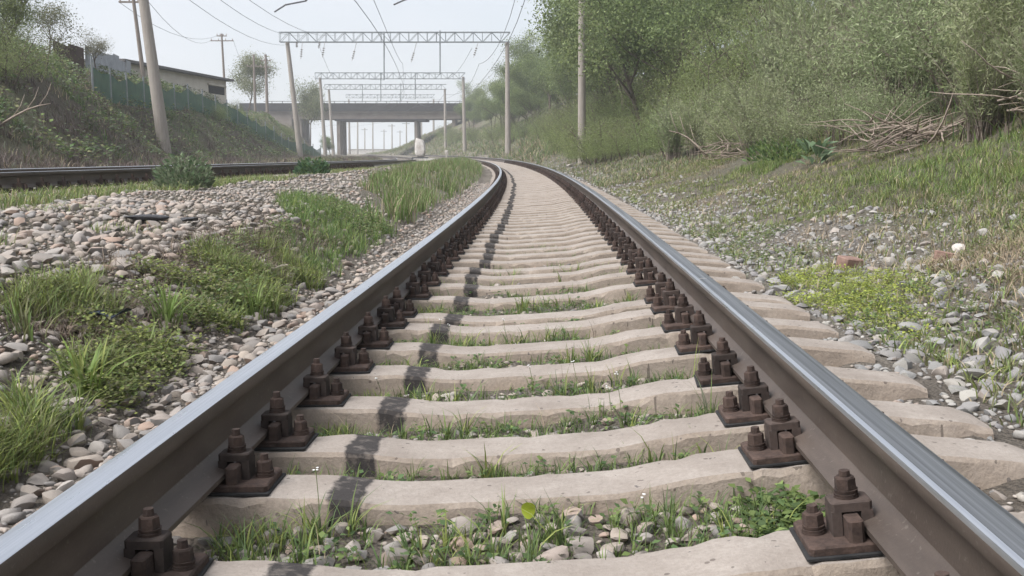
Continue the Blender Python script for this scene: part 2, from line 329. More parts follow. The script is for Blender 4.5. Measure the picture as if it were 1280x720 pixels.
# ------------------------------------------------------------------ rails
PROF = [(-.075,-.18),(.075,-.18),(.075,-.168),(.03,-.153),(.014,-.138),(.009,-.11),(.009,-.07),(.014,-.05),(.034,-.041),(.0365,-.036),(.0372,-.012),(.033,-.004),(.024,-.0012),(.010,0),
        (-.010,0),(-.024,-.0012),(-.033,-.004),(-.0372,-.012),(-.0365,-.036),(-.034,-.041),(-.014,-.05),(-.009,-.07),(-.009,-.11),(-.014,-.138),(-.03,-.153),(-.075,-.168)]
TILT = .05
def rail_frame(side):     # profile point -> (u, v) in the track plane, leaned 1:20 towards the middle
    ca, sa = math.cos(TILT), math.sin(TILT)*side
    return lambda x, z: (side*.7965+x*ca-(z+.18)*sa, -.18+x*sa+(z+.18)*ca)
def rail(name, uoff, side, s0, s1, cant, ztop, label, group=None, dull=False):
    ss = np.concatenate([np.arange(s0, 20, .25), np.arange(20, 60, .6), np.arange(60, s1, 1.5)])
    fr = rail_frame(side); uv = [fr(x, z) for x, z in PROF]; k = len(uv)
    c, sn = math.cos(cant), math.sin(cant); vs = []
    for (u, v_) in uv:
        vs.append(W(uoff+u*c-v_*sn, ss, ztop(ss)+u*sn+v_*c))
    vs = np.stack(vs, 1).reshape(-1, 3); mb = MB()
    org = vs[0].copy(); mb.v = [tuple(p) for p in vs-org]
    for i in range(len(ss)-1):
        for j in range(k):
            j2 = (j+1) % k; mb.f.append((i*k+j, i*k+j2, (i+1)*k+j2, (i+1)*k+j)); mb.m.append((2 if j <= 14 else 1) if dull and 11 <= j <= 16 else 1 if 11 <= j <= 15 else 0)
    mb.f += [tuple(range(k-1, -1, -1)), tuple((len(ss)-1)*k+j for j in range(k))]; mb.m += [0, 0]
    return tag(mb.build(name, [M['rail_flank'], M['rail_head'], M['rail_head_dull']], None, True, 35, loc=org), label, 'rail', group)
flat = lambda s: 0*s
rail('steel_rail', 0, -1, .3, 190, CANT, flat, 'near track left rail with brown web and bluish polished head')
rail('steel_rail', 0, 1, .3, 190, CANT, flat, 'near track right rail with brown web and dull grey head', dull=True)
rail('steel_rail', -6.4, 1, 4, 190, .0, zL, 'dark rail of the second track nearest the gravel mound')
rail('steel_rail', -6.4, -1, 4, 190, .0, zL, 'dark rail of the second track at the foot of the left hillside')
# ------------------------------------------------------------------ sleepers with their baseplates, clips and bolts
def vtop(u):
    a = abs(u); seat = -.2151+(a-.7965)*.05
    if a < .24: return -.264
    if a < .54: t = (a-.24)/.30; return -.264+(.264-.2279)*(t*t*(3-2*t))
    if a < 1.02: return seat
    return -.2039-.05*(a-1.02)/.33
def sleeper_mesh(seed, du):
    r = random.Random(seed); us = list(np.arange(-1.35, 1.3501, du)); us = sorted(set([round(float(x), 3) for x in us]+[-.61, .61])) if du < .1 else us
    mb = MB(); k = None
    for i, u in enumerate(us):
        e = .012 if i in (0, len(us)-1) else 0
        zt = vtop(u)-e; wb = .142; wt = .090-(.004 if abs(u) < .5 else 0)
        j = lambda a=.0022: r.uniform(-a, a)
        cl, cr_ = (r.uniform(.006, .016) if r.random() < .13 else 0 for _ in (0, 1))
        pr = [(-wb, -.46), (-.114+j(), zt-.095+j()), (-.106+j(.001), zt-.016-cl+j(.0012)), (-.098+cl*.8+j(.001), zt-.004-cl*.4+j(.001)), (-.06, zt+j(.001)), (0, zt+j(.001)),
              (.06, zt+j(.001)), (.098-cr_*.8+j(.001), zt-.004-cr_*.4+j(.001)), (.106+j(.001), zt-.016-cr_+j(.0012)), (.114+j(), zt-.095+j()), (wb, -.46)]
        k = len(pr); mb.v += [(float(u), y, z) for y, z in pr]
    for i in range(len(us)-1):
        for q in range(k): mb.f.append((i*k+q, i*k+(q+1)%k, (i+1)*k+(q+1)%k, (i+1)*k+q)); mb.m.append(0)
    mb.f += [tuple(range(k-1, -1, -1)), tuple((len(us)-1)*k+q for q in range(k))]; mb.m += [0, 0]
    return mb.mesh('sleeper', M['sleeper'], True, 26)
SL_N = [sleeper_mesh(i, .045) for i in range(5)]; SL_F = [sleeper_mesh(10+i, .18) for i in range(2)]
# baseplate pieces: origin on the rail axis at the foot, x across the rail, z up (v + .18)
def P_plate():
    mb = MB(); mb.box(-.187, .187, -.082, .082, -.028, -.0105, ch=.008)
    for sx in (-1, 1):
        for y0, y1 in ((-.078, -.024), (.024, .078)):
            a, b = sorted((sx*.0785, sx*.109)); mb.box(a, b, y0, y1, -.0108, .034, ch=.006)
    return mb
def P_pad(): return MB().box(-.194, .194, -.089, .089, -.0350, -.0285, ch=.003)
def P_clip(sx):
    mb = MB()
    def b(x0, x1, *r, **k): a, c = sorted((sx*x0, sx*x1)); mb.box(a, c, *r, **k)
    b(.050, .130, -.030, .030, .038, .058, ch=.006); b(.050, .073, -.030, .030, .0145, .0395); b(.111, .130, -.030, .030, -.010, .0395)
    return mb
def P_bolt(x, z, tall, r):
    mb = MB(); ph = r.uniform(0, 1)
    mb.cyl(x, 0, z, z+.004, .0245, .0245, 12)
    mb.cyl(x, 0, z+.0045, z+.0095, .0235, .024, 12); mb.cyl(x+.001, .001, z+.0105, z+.0165, .0225, .0235, 12)
    mb.cyl(x, 0, z+.0168, z+.0395, .0215, .0205, 6, ph=ph); mb.cyl(x, 0, z+.0393, z+.0425, .0185, .0165, 10)
    mb.cyl(x, 0, z+.04, z+.04+tall, .0118, .0105, 9)
    return mb
r_ = random.Random(3)
PL = P_plate().mesh('baseplate', M['rust']); PADM = P_pad().mesh('pad', M['rubber'])
CLIPM = {s: P_clip(s).mesh('clip', M['rust_clip']) for s in (-1, 1)}
BOLTM = {s: [P_bolt(s*.092, .058, r_.uniform(.012, .02), r_).mesh('bolt', M['rust'], True, 35) for _ in range(4)] for s in (-1, 1)}
ANCM = {s: [P_bolt(s*.160, -.0105, r_.uniform(.012, .02), r_).mesh('bolt', M['rust'], True, 35) for _ in range(4)] for s in (-1, 1)}
def merged_plate():
    mb = MB()
    for q in [P_plate(), P_pad()]+[P_clip(s) for s in (-1, 1)]+[P_bolt(s*.092, .058, .014, r_) for s in (-1, 1)]+[P_bolt(s*.16, -.0105, .014, r_) for s in (-1, 1)]:
        mb.add(q.v, q.f)
    return mb.mesh('baseplate_set', M['rust'])
def coarse_plate():
    mb = MB(); mb.box(-.187, .187, -.082, .082, -.04, -.0105)
    for s in (-1, 1):
        a, b = sorted((s*.04, s*.14)); mb.box(a, b, -.05, .05, -.01, .058); mb.cyl(s*.092, 0, .058, .11, .023, .018, 6); mb.cyl(s*.16, 0, -.0105, .045, .024, .018, 6)
    return mb.mesh('baseplate_set', M['rust'])
PLM, PLC = merged_plate(), coarse_plate()
BACK = [2.164,2.777,3.176,3.713,4.269,4.796,5.314,5.694,6.397,6.996,7.566,7.975,8.592]
SLEEP = [1.63-.085]+[b-.085 for b in BACK]
while SLEEP[-1] < 125: SLEEP.append(SLEEP[-1]+.545+rnd.uniform(-.03, .03))
ORD = ['first','second','third','fourth','fifth','sixth','seventh','eighth','ninth','tenth','eleventh','twelfth','thirteenth','fourteenth','fifteenth','sixteenth','seventeenth','eighteenth','nineteenth','twentieth','twenty-first','twenty-second','twenty-third','twenty-fourth','twenty-fifth','twenty-sixth','twenty-seventh','twenty-eighth','twenty-ninth','thirtieth']
for i, s in enumerate(SLEEP):
    X, Y, t = frame(s); rz = float(t)+rnd.uniform(-.012, .012)
    near = i < 22
    o = inst('concrete_sleeper', SL_N[i % 5] if s < 16 else SL_F[i % 2], None, (X, Y, rnd.uniform(-.004, .004) if i else 0), (0, -CANT, rz))
    if i == 0: lab = 'pale concrete sleeper just below the bottom frame edge'
    elif i == 1: lab = 'nearest pale concrete sleeper of the near track, along the bottom edge'
    elif i < 31: lab = f'{ORD[i-1]} pale concrete sleeper of the near track from the bottom edge'
    else: lab = 'pale concrete sleeper in the distant close-packed rows of the near track'
    tag(o, lab, 'sleeper', 'concrete sleepers of the near track')
    for side in (-1, 1):
        fr = rail_frame(side); u, v_ = fr(0, -.18)
        loc = (u, rnd.uniform(-.006, .006), v_); rot = (0, -TILT*-side*-1, 0)
        rot = (0, TILT*side*-1, rnd.uniform(-.03, .03))
        if near or i < 26:
            p = inst('baseplate', PL, o, loc, rot)
            inst('rubber_pad', PADM, p, (0, 0, 0), (0, 0, rnd.uniform(-.05, .05)))
            for sx in (-1, 1):
                inst('clip', CLIPM[sx], p, (0, rnd.uniform(-.006, .006), 0)); inst('clamp_bolt', BOLTM[sx][rnd.randrange(4)], p, (0, rnd.uniform(-.004, .004), rnd.uniform(-.003, .001)), (rnd.uniform(-.03, .03), 0, 0))
                inst('anchor_bolt', ANCM[sx][rnd.randrange(4)], p, (0, rnd.uniform(-.006, .006), 0))
        elif s < 75: inst('baseplate', PLM if s < 20 else PLC, o, loc, rot)
# the second track's sleepers show as grey ends under its near rail
k = 0; s = 7.0
while s < 60:
    X, Y, t = frame(s); p = W(np.float64(-6.4), np.float64(s), zL(s))
    o = inst('concrete_sleeper', SL_F[k % 2], None, p, (0, 0, float(t)))
    tag(o, 'grey concrete sleeper of the second track, sunk in grass and ballast', 'sleeper', 'concrete sleepers of the second track')
    if s < 40:
        for side in (-1, 1):
            u, v_ = rail_frame(side)(0, -.18); inst('baseplate', PLC, o, (u, 0, v_), (0, -TILT*side, 0))
    s += .545; k += 1
# ------------------------------------------------------------------ stones
def ico(sub):
    import bmesh
    bm = bmesh.new(); bmesh.ops.create_icosphere(bm, subdivisions=sub, radius=1)
    v = np.array([p.co[:] for p in bm.verts]); f = np.array([[q.index for q in t.verts] for t in bm.faces]); bm.free(); return v, f
ICO = {1: ico(1), 2: ico(2), 3: ico(3)}
def stone_shape(seed, sub):
    r = np.random.RandomState(seed); v, f = ICO[sub]; v = v.copy()
    v *= (1+.17*noise(v[:, 0]+2*v[:, 2], v[:, 1]-v[:, 2], 1.6, seed)[:, None])
    for _ in range(13 if seed % 3 else 6):       # broken facets
        d = r.normal(size=3); d /= np.linalg.norm(d); lim = r.uniform(.42, .8)
        e = v @ d; v -= np.where(e > lim, (e-lim)*.95, 0)[:, None]*d
    v *= np.array([1, r.uniform(.65, .95), r.uniform(.42, .72)]); return v, f
SH = {sub: [stone_shape(40+i, sub) for i in range(14)] for sub in (1, 2, 3)}
STM = {}
def stone_mesh(i, mat):
    if (i, mat) not in STM:
        v, f = SH[2][i]; me = big_mesh('stone', v, [f], M[mat], None, True); me.set_sharp_from_angle(angle=math.radians(33)); STM[(i, mat)] = me
    return STM[(i, mat)]
def euler_mats(a, b, c):
    ca, sa, cb, sb, cc, sc = np.cos(a), np.sin(a), np.cos(b), np.sin(b), np.cos(c), np.sin(c)
    m = np.empty((len(a), 3, 3))
    m[:,0,0]=cc*cb; m[:,0,1]=cc*sb*sa-sc*ca; m[:,0,2]=cc*sb*ca+sc*sa
    m[:,1,0]=sc*cb; m[:,1,1]=sc*sb*sa+cc*ca; m[:,1,2]=sc*sb*ca-cc*sa
    m[:,2,0]=-sb; m[:,2,1]=cb*sa; m[:,2,2]=cb*ca; return m
class Pack:            # dart throwing: stones may touch but not share a place
    def __init__(self, cell=.12): self.c = cell; self.g = {}
    def ok(self, u, s, r, k=.86):
        a, b = int(math.floor(u/self.c)), int(math.floor(s/self.c))
        for i in (a-1, a, a+1):
            for j in (b-1, b, b+1):
                for (x, y, q) in self.g.get((i, j), ()):
                    if (x-u)**2+(y-s)**2 < (k*(r+q))**2: return False
        self.g.setdefault((a, b), []).append((u, s, r)); return True
def inpoly(u, s, poly):
    c = False; n_ = len(poly)
    for i in range(n_):
        (x1, y1), (x2, y2) = poly[i], poly[(i+1) % n_]
        if (y1 > s) != (y2 > s) and u < (x2-x1)*(s-y1)/(y2-y1)+x1: c = not c
    return c
def inpoly_np(u, s, poly):
    c = np.zeros(len(u), bool)
    for i in range(len(poly)):
        (x1, y1), (x2, y2) = poly[i], poly[(i+1) % len(poly)]
        if y1 == y2: continue
        c ^= ((y1 > s) != (y2 > s)) & (u < (x2-x1)*(s-y1)/(y2-y1)+x1)
    return c
def between_sleepers(s, gap=.13):
    return min(abs(s-q) for q in SLEEP) > gap
_sl = np.array(SLEEP)
def gap_np(s): return np.abs(s[:, None]-_sl[None]).min(1) if len(s) else s
def scatter(zones, seed, k=.86):
    """zones: list of (u0,u1,s0,s1,rmin,rmax,tries,accept)"""
    r = random.Random(seed); pk = Pack(); out = []
    for (u0, u1, s0, s1, a, b, tries, acc) in zones:
        for _ in range(tries):
            u = r.uniform(u0, u1); s = s0+(s1-s0)*r.random()
            q = a+(b-a)*r.random()**2.2
            if acc and not acc(u, s, r): continue
            if pk.ok(u, s, q, k): out.append((u, s, q))
    return out
def build_stones(pts, parent, mat, seed, keep=300, sink=.25, small=(.0, .0)):
    r = np.random.RandomState(seed); A = np.array(pts); u, s, q = A.T
    base = GW(u, s); d = np.hypot(base[:, 0]-CX, base[:, 1]); vis = q/d
    # only what stands inside the picture ranks
    px = ((base[:, 0]-CX)*math.cos(YAW)+base[:, 1]*math.sin(YAW))/np.maximum(.1, base[:, 1]*math.cos(YAW)-(base[:, 0]-CX)*math.sin(YAW))
    vis = np.where((np.abs(px) < .475) & (s > 1.9), vis, vis*.01)
    order = np.argsort(-vis); n_ = len(q)
    ea, eb, ec = r.uniform(-.35, .35, n_), r.uniform(-.35, .35, n_), r.uniform(0, 6.28, n_)
    pos = base.copy(); pos[:, 2] += q*(.32-sink*r.uniform(.2, 1, n_)); vi = r.randint(0, 14, n_)
    big = order[:keep]; rest = order[keep:]
    for i in big: inst('stone', stone_mesh(int(vi[i]), mat), parent, pos[i], (ea[i], eb[i], ec[i]), float(q[i]))
    V_, F_ = [], []; off = 0
    R3 = euler_mats(ea, eb, ec)
    for sub in (2, 1):
        for k in range(14):
            m = rest[(vi[rest] == k) & ((vis[rest] > .0042) == (sub == 2))]
            if not len(m): continue
            v, f = SH[sub if sub == 2 else 1][k]
            if sub == 2: v, f = SH[2][k]
            w = np.einsum('nij,vj->nvi', R3[m]*q[m][:, None, None], v)+pos[m][:, None]
            V_.append(w.reshape(-1, 3)); F_.append((f[None]+(np.arange(len(m))*len(v))[:, None, None]).reshape(-1, 3)+off); off += len(m)*len(v)
    if V_:
        me = big_mesh('loose_stones', np.concatenate(V_), F_, M[mat], None, True)
        tag(inst('loose_stones', me, parent), kind='stuff')
CG = [(-1.36,4.4),(-1.38,7),(-1.38,10.5),(-1.6,11.8),(-2.3,12.2),(-2.9,12),(-2.1,9.3),(-2.0,7.4),(-2.0,6.5),(-1.6,5)]      # green patch left
GG = [(-1.46,11.5),(-1.46,27),(-1.46,85),(-3.6,85),(-4.3,38),(-2.3,14)]                                                           # tall grass left
YP = [(1.5,4.7),(1.44,5.4),(1.55,7.3),(2.0,6.7),(2.25,5.9),(1.9,5.2)]                                                             # yellow-green patch right
def accL(u, s, r):
    if u > -1.40+.05*math.sin(5.1*s+1)+.04*math.sin(9.7*s): return True
    if inpoly(u, s, CG): return r.random() < .2
    if inpoly(u, s, GG): return r.random() < .06
    if u > -1.95 and s < 12: return r.random() < (.85 if math.sin(4.3*u+2.9*s)+math.sin(2.1*s-5*u+1) > .2 else .4)
    return r.random() < (1. if u > -4.15 else .35)
left = scatter([(-1.8,-1.0,1.9,7,.04,.06,1800,accL), (-1.85,-.95,1.5,7,.016,.042,16000,accL), (-1.66,-1.0,7,30,.022,.05,7000,accL), (-4.3,-2.0,2.6,10,.045,.075,2200,accL), (-4.4,-1.7,2.6,13,.02,.05,24000,accL),
                (-4.4,-2.0,13,40,.03,.06,9000,accL), (-2.3,-1.0,1.9,7,.007,.018,16000,None), (-4.4,-2.2,2.8,8,.008,.018,10000,None)], 5, .78)
build_stones(left, bank, 'stone_warm', 1)
def accR(u, s, r):
    w = math.sin(2.3*u+1.7*s)+math.sin(3.1*u-1.1*s+2)
    if inpoly(u, s, YP): return r.random() < .16
    if u < 1.95 and s < 4.8: return r.random() < .95
    if s > 7 and u < 2.25: return r.random() < .8
    if u > 2.9: return r.random() < .05
    if u > 2.2: return r.random() < (.35 if w > .3 else .12)
    return r.random() < (.65 if w > .1 else .3)
right = scatter([(1.36,2.9,1.8,7,.045,.075,1200,accR), (1.2,2.6,1.8,7.5,.018,.05,12000,accR), (1.37,3.2,7,16,.02,.055,8000,accR), (1.4,3.0,16,60,.03,.07,4000,accR), (1.36,3.6,2.2,9,.007,.018,15000,None)], 6)
build_stones([p for p in right if p[0] > 1.42 or between_sleepers(p[1], .16)], verge, 'stone_grey', 2)
def accC(u, s, r):
    if not between_sleepers(s, .155): return False
    if abs(abs(u)-.7965) < .12: return r.random() < .3
    return r.random() < (.95 if s < 2.8 else .5)
crib = scatter([(-1.1,1.2,1.6,2.7,.03,.055,1500,accC), (-1.3,1.3,1.6,4,.012,.034,9000,accC), (-1.3,1.3,4,12,.012,.034,8000,accC), (-1.3,1.3,12,30,.02,.035,3000,accC)], 8, .74)
build_stones(crib, bed, 'stone_warm', 3, sink=.1)
b2 = scatter([(-5.2,-4.5,7,40,.025,.05,900,None), (-8.2,-4.9,7,40,.03,.055,2500,None)], 9)
build_stones(b2, bed2, 'stone_grey', 4, keep=60)
# ------------------------------------------------------------------ grass, weeds and other ground plants
def blades(P, h, w, az, lean, col, nseg=3, curl=1.0, up=None):
    """curved tapering strips; P (n,3); col (n,3)"""
    n_ = len(P); t = np.linspace(0, 1, nseg+1); V_ = []
    d = np.stack([np.cos(az), np.sin(az), 0*az], 1); sd_ = np.stack([-np.sin(az), np.cos(az), 0*az], 1)
    for k, tt in enumerate(t):
        bend = lean*(tt**(1+curl))
        c = P+d*(h*bend)[:, None]+np.array([0, 0, 1.])*(h*(tt-.35*lean*tt**2.5))[:, None]
        ww = w*(1-tt**1.6)*.5
        if k < nseg: V_ += [c-sd_*ww[:, None], c+sd_*ww[:, None]]
        else: V_.append(c)
    m = 2*nseg+1; V_ = np.stack(V_, 1).reshape(-1, 3); b = (np.arange(n_)*m)[:, None]
    q = np.concatenate([b+np.array([[2*k, 2*k+1, 2*k+3, 2*k+2]]) for k in range(nseg-1)]) if nseg > 1 else np.zeros((0, 4), int)
    tr = b+np.array([[2*nseg-2, 2*nseg-1, 2*nseg]])
    return V_, q, tr, np.repeat(col, m, 0)
def leaves(P, D, Nn, size, asp, col, fold=.15):
    """folded kite leaves: base at P, pointing along D, facing Nn"""
    D = D/np.linalg.norm(D, axis=1)[:, None]; S_ = np.cross(D, Nn); S_ /= np.linalg.norm(S_, axis=1)[:, None]+1e-9; U = np.cross(S_, D)
    L = size[:, None]; wd = (size*asp)[:, None]
    V_ = np.stack([P, P+D*L*.5-S_*wd*.5+U*wd*fold, P+D*L, P+D*L*.5+S_*wd*.5+U*wd*fold], 1).reshape(-1, 3)
    b = (np.arange(len(P))*4)[:, None]
    return V_, b+np.array([[0, 1, 2, 3]]), np.repeat(col, 4, 0)
class Veg:
    def __init__(self): self.V = []; self.q = []; self.t = []; self.c = []; self.o = 0
    def put(self, V_, q, t, c):
        self.V.append(V_); self.c.append(c)
        if q is not None and len(q): self.q.append(q+self.o)
        if t is not None and len(t): self.t.append(t+self.o)
        self.o += len(V_); return self
    def blades(self, *a, **k): return self.put(*blades(*a, **k))
    def leaves(self, *a, **k): V_, q, c = leaves(*a, **k); return self.put(V_, q, None, c)
    def mesh(self, name, mat, org=(0, 0, 0)):
        fs = ([np.concatenate(self.q)] if self.q else [])+([np.concatenate(self.t)] if self.t else [])
        return big_mesh(name, np.concatenate(self.V)-np.asarray(org), fs, M[mat], np.concatenate(self.c))
    def obj(self, name, mat, parent=None, org=(0, 0, 0)): return inst(name, self.mesh(name, mat, org), parent, org)
U_ = lambda a, b, n_: RS.uniform(a, b, n_)
GREEN, LIME, DEEP, OLIVE, TAN, GREY_G = (.165,.225,.075), (.25,.29,.085), (.10,.155,.06), (.19,.19,.095), (.37,.30,.205), (.17,.20,.125)
def cmix(n_, *cols, wts=None):
    i = RS.choice(len(cols), n_, p=wts); c = np.array(cols)[i]; return c*U_(.75, 1.25, n_)[:, None]
def tuft_points(cu, cs, spread, per):
    """blade roots bunched round tuft centres"""
    n_ = len(cu)*per; a = U_(0, 6.283, n_); r = np.abs(RS.normal(0, 1, n_))*np.repeat(np.broadcast_to(spread, (len(cu),)), per)
    return np.repeat(cu, per)+r*np.cos(a), np.repeat(cs, per)+r*np.sin(a), a
def field(veg, cu, cs, spread, per, h0, h1, w, lean, col, nseg=3, hs=None):
    if not len(cu): return
    u, s, a = tuft_points(cu, cs, spread, per); n_ = len(u); P = GW(u, s, -.01)
    h = U_(h0, h1, n_)*(np.repeat(hs, per) if hs is not None else 1); X, Y, t = frame(s)
    veg.blades(P, h, w*U_(.6, 1.3, n_), a+t+U_(-.7, .7, n_), lean*U_(.25, 1.3, n_), col(n_), nseg)
def rects(n_, u0, u1, s0, s1, pw=1.0): return U_(u0, u1, n_), s0+(s1-s0)*RS.random_sample(n_)**pw
# grass in the cribs between the sleepers
gv = Veg()
cu, cs = rects(5200, -.66, .66, 1.7, 10, 1.2); g = gap_np(cs)
m = (g > .115) & ((noise(cu, cs, 7, 51) > -.15) | (cs > 2.2) & (cs < 4.6) & (RS.random_sample(len(cu)) < .6)) & (RS.random_sample(len(cu)) < np.where(cs < 2.2, .75, np.where(cs < 5, .8, .45)))
cu, cs = cu[m], cs[m]
field(gv, cu, cs, .016, 9, .03, .085, .0045, .7, lambda k: cmix(k, GREEN, (.14,.20,.06), DEEP), hs=U_(.6, 1.3, len(cu)))
cu, cs = rects(1300, -.66, .66, 1.7, 8); m = (gap_np(cs) > .13) & (noise(cu, cs, 9, 52) > .35); cu, cs = cu[m], cs[m]
field(gv, cu, cs, .012, 8, .07, .15, .006, .8, lambda k: cmix(k, GREEN, LIME, DEEP))
cu, cs = rects(1500, -.66, .66, 9, 30); m = (gap_np(cs) > .14) & (noise(cu, cs, 4, 53) > .3); field(gv, cu[m], cs[m], .02, 6, .03, .07, .008, .8, lambda k: cmix(k, GREEN, OLIVE))
# beside and under the rails
cu, cs = rects(700, -.72, -.5, 1.7, 8); m = (gap_np(cs) > .13); field(gv, cu[m], cs[m], .015, 8, .03, .09, .005, .7, lambda k: cmix(k, GREEN, LIME))
cu, cs = rects(700, .5, .78, 1.7, 9); m = (gap_np(cs) > .13); field(gv, cu[m], cs[m], .015, 8, .03, .08, .005, .7, lambda k: cmix(k, GREEN, DEEP))
tag(gv.obj('crib_grass', 'grass'), 'short bright grass growing between the near sleepers', 'grass', kind='stuff')
# small round-leaved weeds in the cribs and yellow-green mats on both sides
def mats(veg, u, s, per, spread, size, hgt, col):
    n_ = len(u)*per; uu, ss, a = tuft_points(u, s, np.full(len(u), spread), per); P = GW(uu, ss, 0)+np.array([0, 0, 1.])*(U_(.0, 1, n_)*hgt)[:, None]
    D = np.stack([np.cos(a), np.sin(a), U_(-.1, .7, n_)], 1); Nn = np.stack([U_(-.5, .5, n_), U_(-.5, .5, n_), np.ones(n_)], 1)
    veg.leaves(P, D, Nn, size*U_(.6, 1.3, n_), U_(.55, .9, n_), col(n_))
wv = Veg(); gv2 = Veg()
cu, cs = rects(380, -.64, .64, 1.7, 7); m = gap_np(cs) > .13; mats(wv, cu[m], cs[m], 14, .02, .02, .045, lambda k: cmix(k, DEEP, GREEN, (.09,.15,.06)))
cu, cs = rects(40, .55, .74, 2.25, 2.55); m = gap_np(cs) > .12; mats(wv, cu[m], cs[m], 22, .03, .024, .06, lambda k: cmix(k, DEEP, GREEN))
cu, cs = rects(2600, 1.38, 2.4, 4.4, 8); m = inpoly_np(cu+.13*noise(cu, cs, 6, 95)+U_(-.1, .1, len(cu)), cs+.5*noise(cu, cs, 4, 96)+U_(-.4, .4, len(cu)), YP); cu, cs = cu[m], cs[m]
m = noise(cu, cs, 5, 79)+noise(cu, cs, 1.8, 78) > -.35; mats(wv, cu[m], cs[m], 14, .03, .015, .05, lambda k: cmix(k, LIME, (.34,.39,.075), (.28,.34,.08))); field(gv2, cu[::3], cs[::3], .03, 6, .03, .09, .004, .9, lambda k: cmix(k, LIME, GREEN, TAN))
cu, cs = rects(2600, -2.08, -1.38, 2.4, 7); m = noise(cu, cs, 3.3, 54)+.7*noise(cu, cs, 8, 83) > .5; mats(wv, cu[m], cs[m], 13, .03, .020, .10, lambda k: cmix(k, OLIVE, LIME, (.15,.18,.06), GREEN))
cu, cs = rects(1100, -1.62, -1.34, 2.4, 5); m = noise(cu, cs, 4, 91) > .15; mats(wv, cu[m], cs[m], 14, .03, .018, .08, lambda k: cmix(k, OLIVE, LIME, GREEN, (.2,.23,.09)))
cu, cs = rects(1500, -2.3, -1.5, 4.5, 11.5); m = inpoly_np(cu, cs, CG) & (noise(cu, cs, 4, 84) > .1); mats(wv, cu[m], cs[m], 10, .035, .024, .12, lambda k: cmix(k, GREEN, DEEP, OLIVE))
cu, cs = rects(2200, 1.45, 3.6, 3.2, 11); m = noise(cu, cs, 3.1, 55) > .15; mats(wv, cu[m], cs[m], 12, .03, .02, .045, lambda k: cmix(k, GREEN, DEEP, OLIVE))
tag(wv.obj('low_weeds', 'leaf'), 'low round-leaved weeds matting the stones beside the track', 'weeds', kind='stuff')
# turf and tall grass left and right of the near track
tv = gv2
cu, cs = rects(2600, -3.0, -1.42, 4.5, 12); m = inpoly_np(cu+.1*noise(cu, cs, 5, 86), cs, CG) & (noise(cu, cs, 2.6, 87)+.5*noise(cu, cs, 7, 88) > -.35); cu, cs = cu[m], cs[m]
field(tv, cu, cs, .03, 9, .05, .16, .006, .8, lambda k: cmix(k, GREEN, (.12,.2,.05), LIME, DEEP, wts=[.4,.3,.15,.15]), hs=U_(.6, 1.2, len(cu)))
cu, cs = rects(6500, -4.6, -1.45, 11, 85, 1.9); m = inpoly_np(cu+.18*noise(cu, cs, 3, 80), cs+1.2*noise(cu, cs, 1.6, 81), GG) & (RS.random_sample(len(cu)) < .55+.5*noise(cu, cs, 2.5, 82)); cu, cs = cu[m], cs[m]
field(tv, cu, cs, .07, 9, .12, .30, .011, .6, lambda k: cmix(k, GREEN, (.12,.2,.055), OLIVE, TAN, wts=[.4,.25,.2,.15]), hs=np.clip(.95+.5*noise(cu, cs, 1.5, 56), .3, 1.6)*(.75+.5*sm(-3, -2.2, cu)))
cu, cs = rects(3600, -5.35, -4.15, 6, 85, 1.6); m = noise(cu, cs, 1.2, 57) > -.5; field(tv, cu[m], cs[m], .06, 8, .06, .17, .010, .8, lambda k: cmix(k, GREEN, OLIVE, LIME, TAN, wts=[.45,.25,.2,.1]))
cu, cs = rects(900, -8.3, -7.6, 6, 70, 1.5); field(tv, cu, cs, .1, 8, .1, .3, .014, .8, lambda k: cmix(k, OLIVE, TAN, GREEN))
cu, cs = rects(2600, -2.05, -1.36, 2.4, 7.5); m = noise(cu, cs, 3, 58)+.7*noise(cu, cs, 9, 85) > .32; field(tv, cu[m], cs[m], .02, 11, .05, .2, .006, .9, lambda k: cmix(k, GREEN, LIME, OLIVE))
cu, cs = rects(700, -1.62, -1.34, 2.4, 5.2); m = noise(cu, cs, 5, 92) > .25; field(tv, cu[m], cs[m], .02, 10, .05, .16, .006, .9, lambda k: cmix(k, GREEN, LIME, OLIVE))
cu, cs = rects(500, -4.2, -2.3, 2.8, 9); m = noise(cu, cs, 2.2, 60) > .42; field(tv, cu[m], cs[m], .03, 8, .05, .14, .006, .9, lambda k: cmix(k, GREEN, LIME, OLIVE))
# right verge
def den(u, s): return .5+.5*np.clip(noise(u, s, 1.4, 61)*1.2+.3*noise(u, s, 4, 62), -1, 1)
cu, cs = rects(17000, 1.5, 5.2, 3.0, 28, 1.3); p = den(cu, cs)*(.45+.9*sm(2.2, 3.2, cu)+.3*(np.sin(2.3*cu+1.7*cs)+np.sin(3.1*cu-1.1*cs+2) < 0)); m = RS.random_sample(len(cu)) < p*.8; cu, cs = cu[m], cs[m]
lush = sm(.0, .8, noise(cu, cs, .8, 63))*sm(2.6, 3.6, cu)
field(tv, cu, cs, .05, 9, .05, .13, .008, .9, lambda k: cmix(k, GREEN, OLIVE, LIME, TAN, (.16,.19,.08), wts=[.26,.2,.24,.15,.15]), hs=.8+.8*lush)
cu, cs = rects(2600, 3.4, 5.4, 7, 24, 1.2); m = noise(cu, cs, .8, 63) > .1; field(tv, cu[m], cs[m], .10, 9, .06, .17, .007, .7, lambda k: cmix(k, GREEN, (.13,.2,.055), LIME, wts=[.5,.3,.2]))
cu, cs = rects(3000, 1.8, 8, 60, 246, 1.1); field(tv, cu, cs, .3, 9, .2, .7, .05, .9, lambda k: cmix(k, OLIVE, TAN, GREEN, DEEP))
cu, cs = rects(2600, 1.6, 4.5, 24, 85, 1.4); field(tv, cu, cs, .1, 7, .06, .2, .018, .9, lambda k: cmix(k, OLIVE, TAN, GREEN, GREY_G))
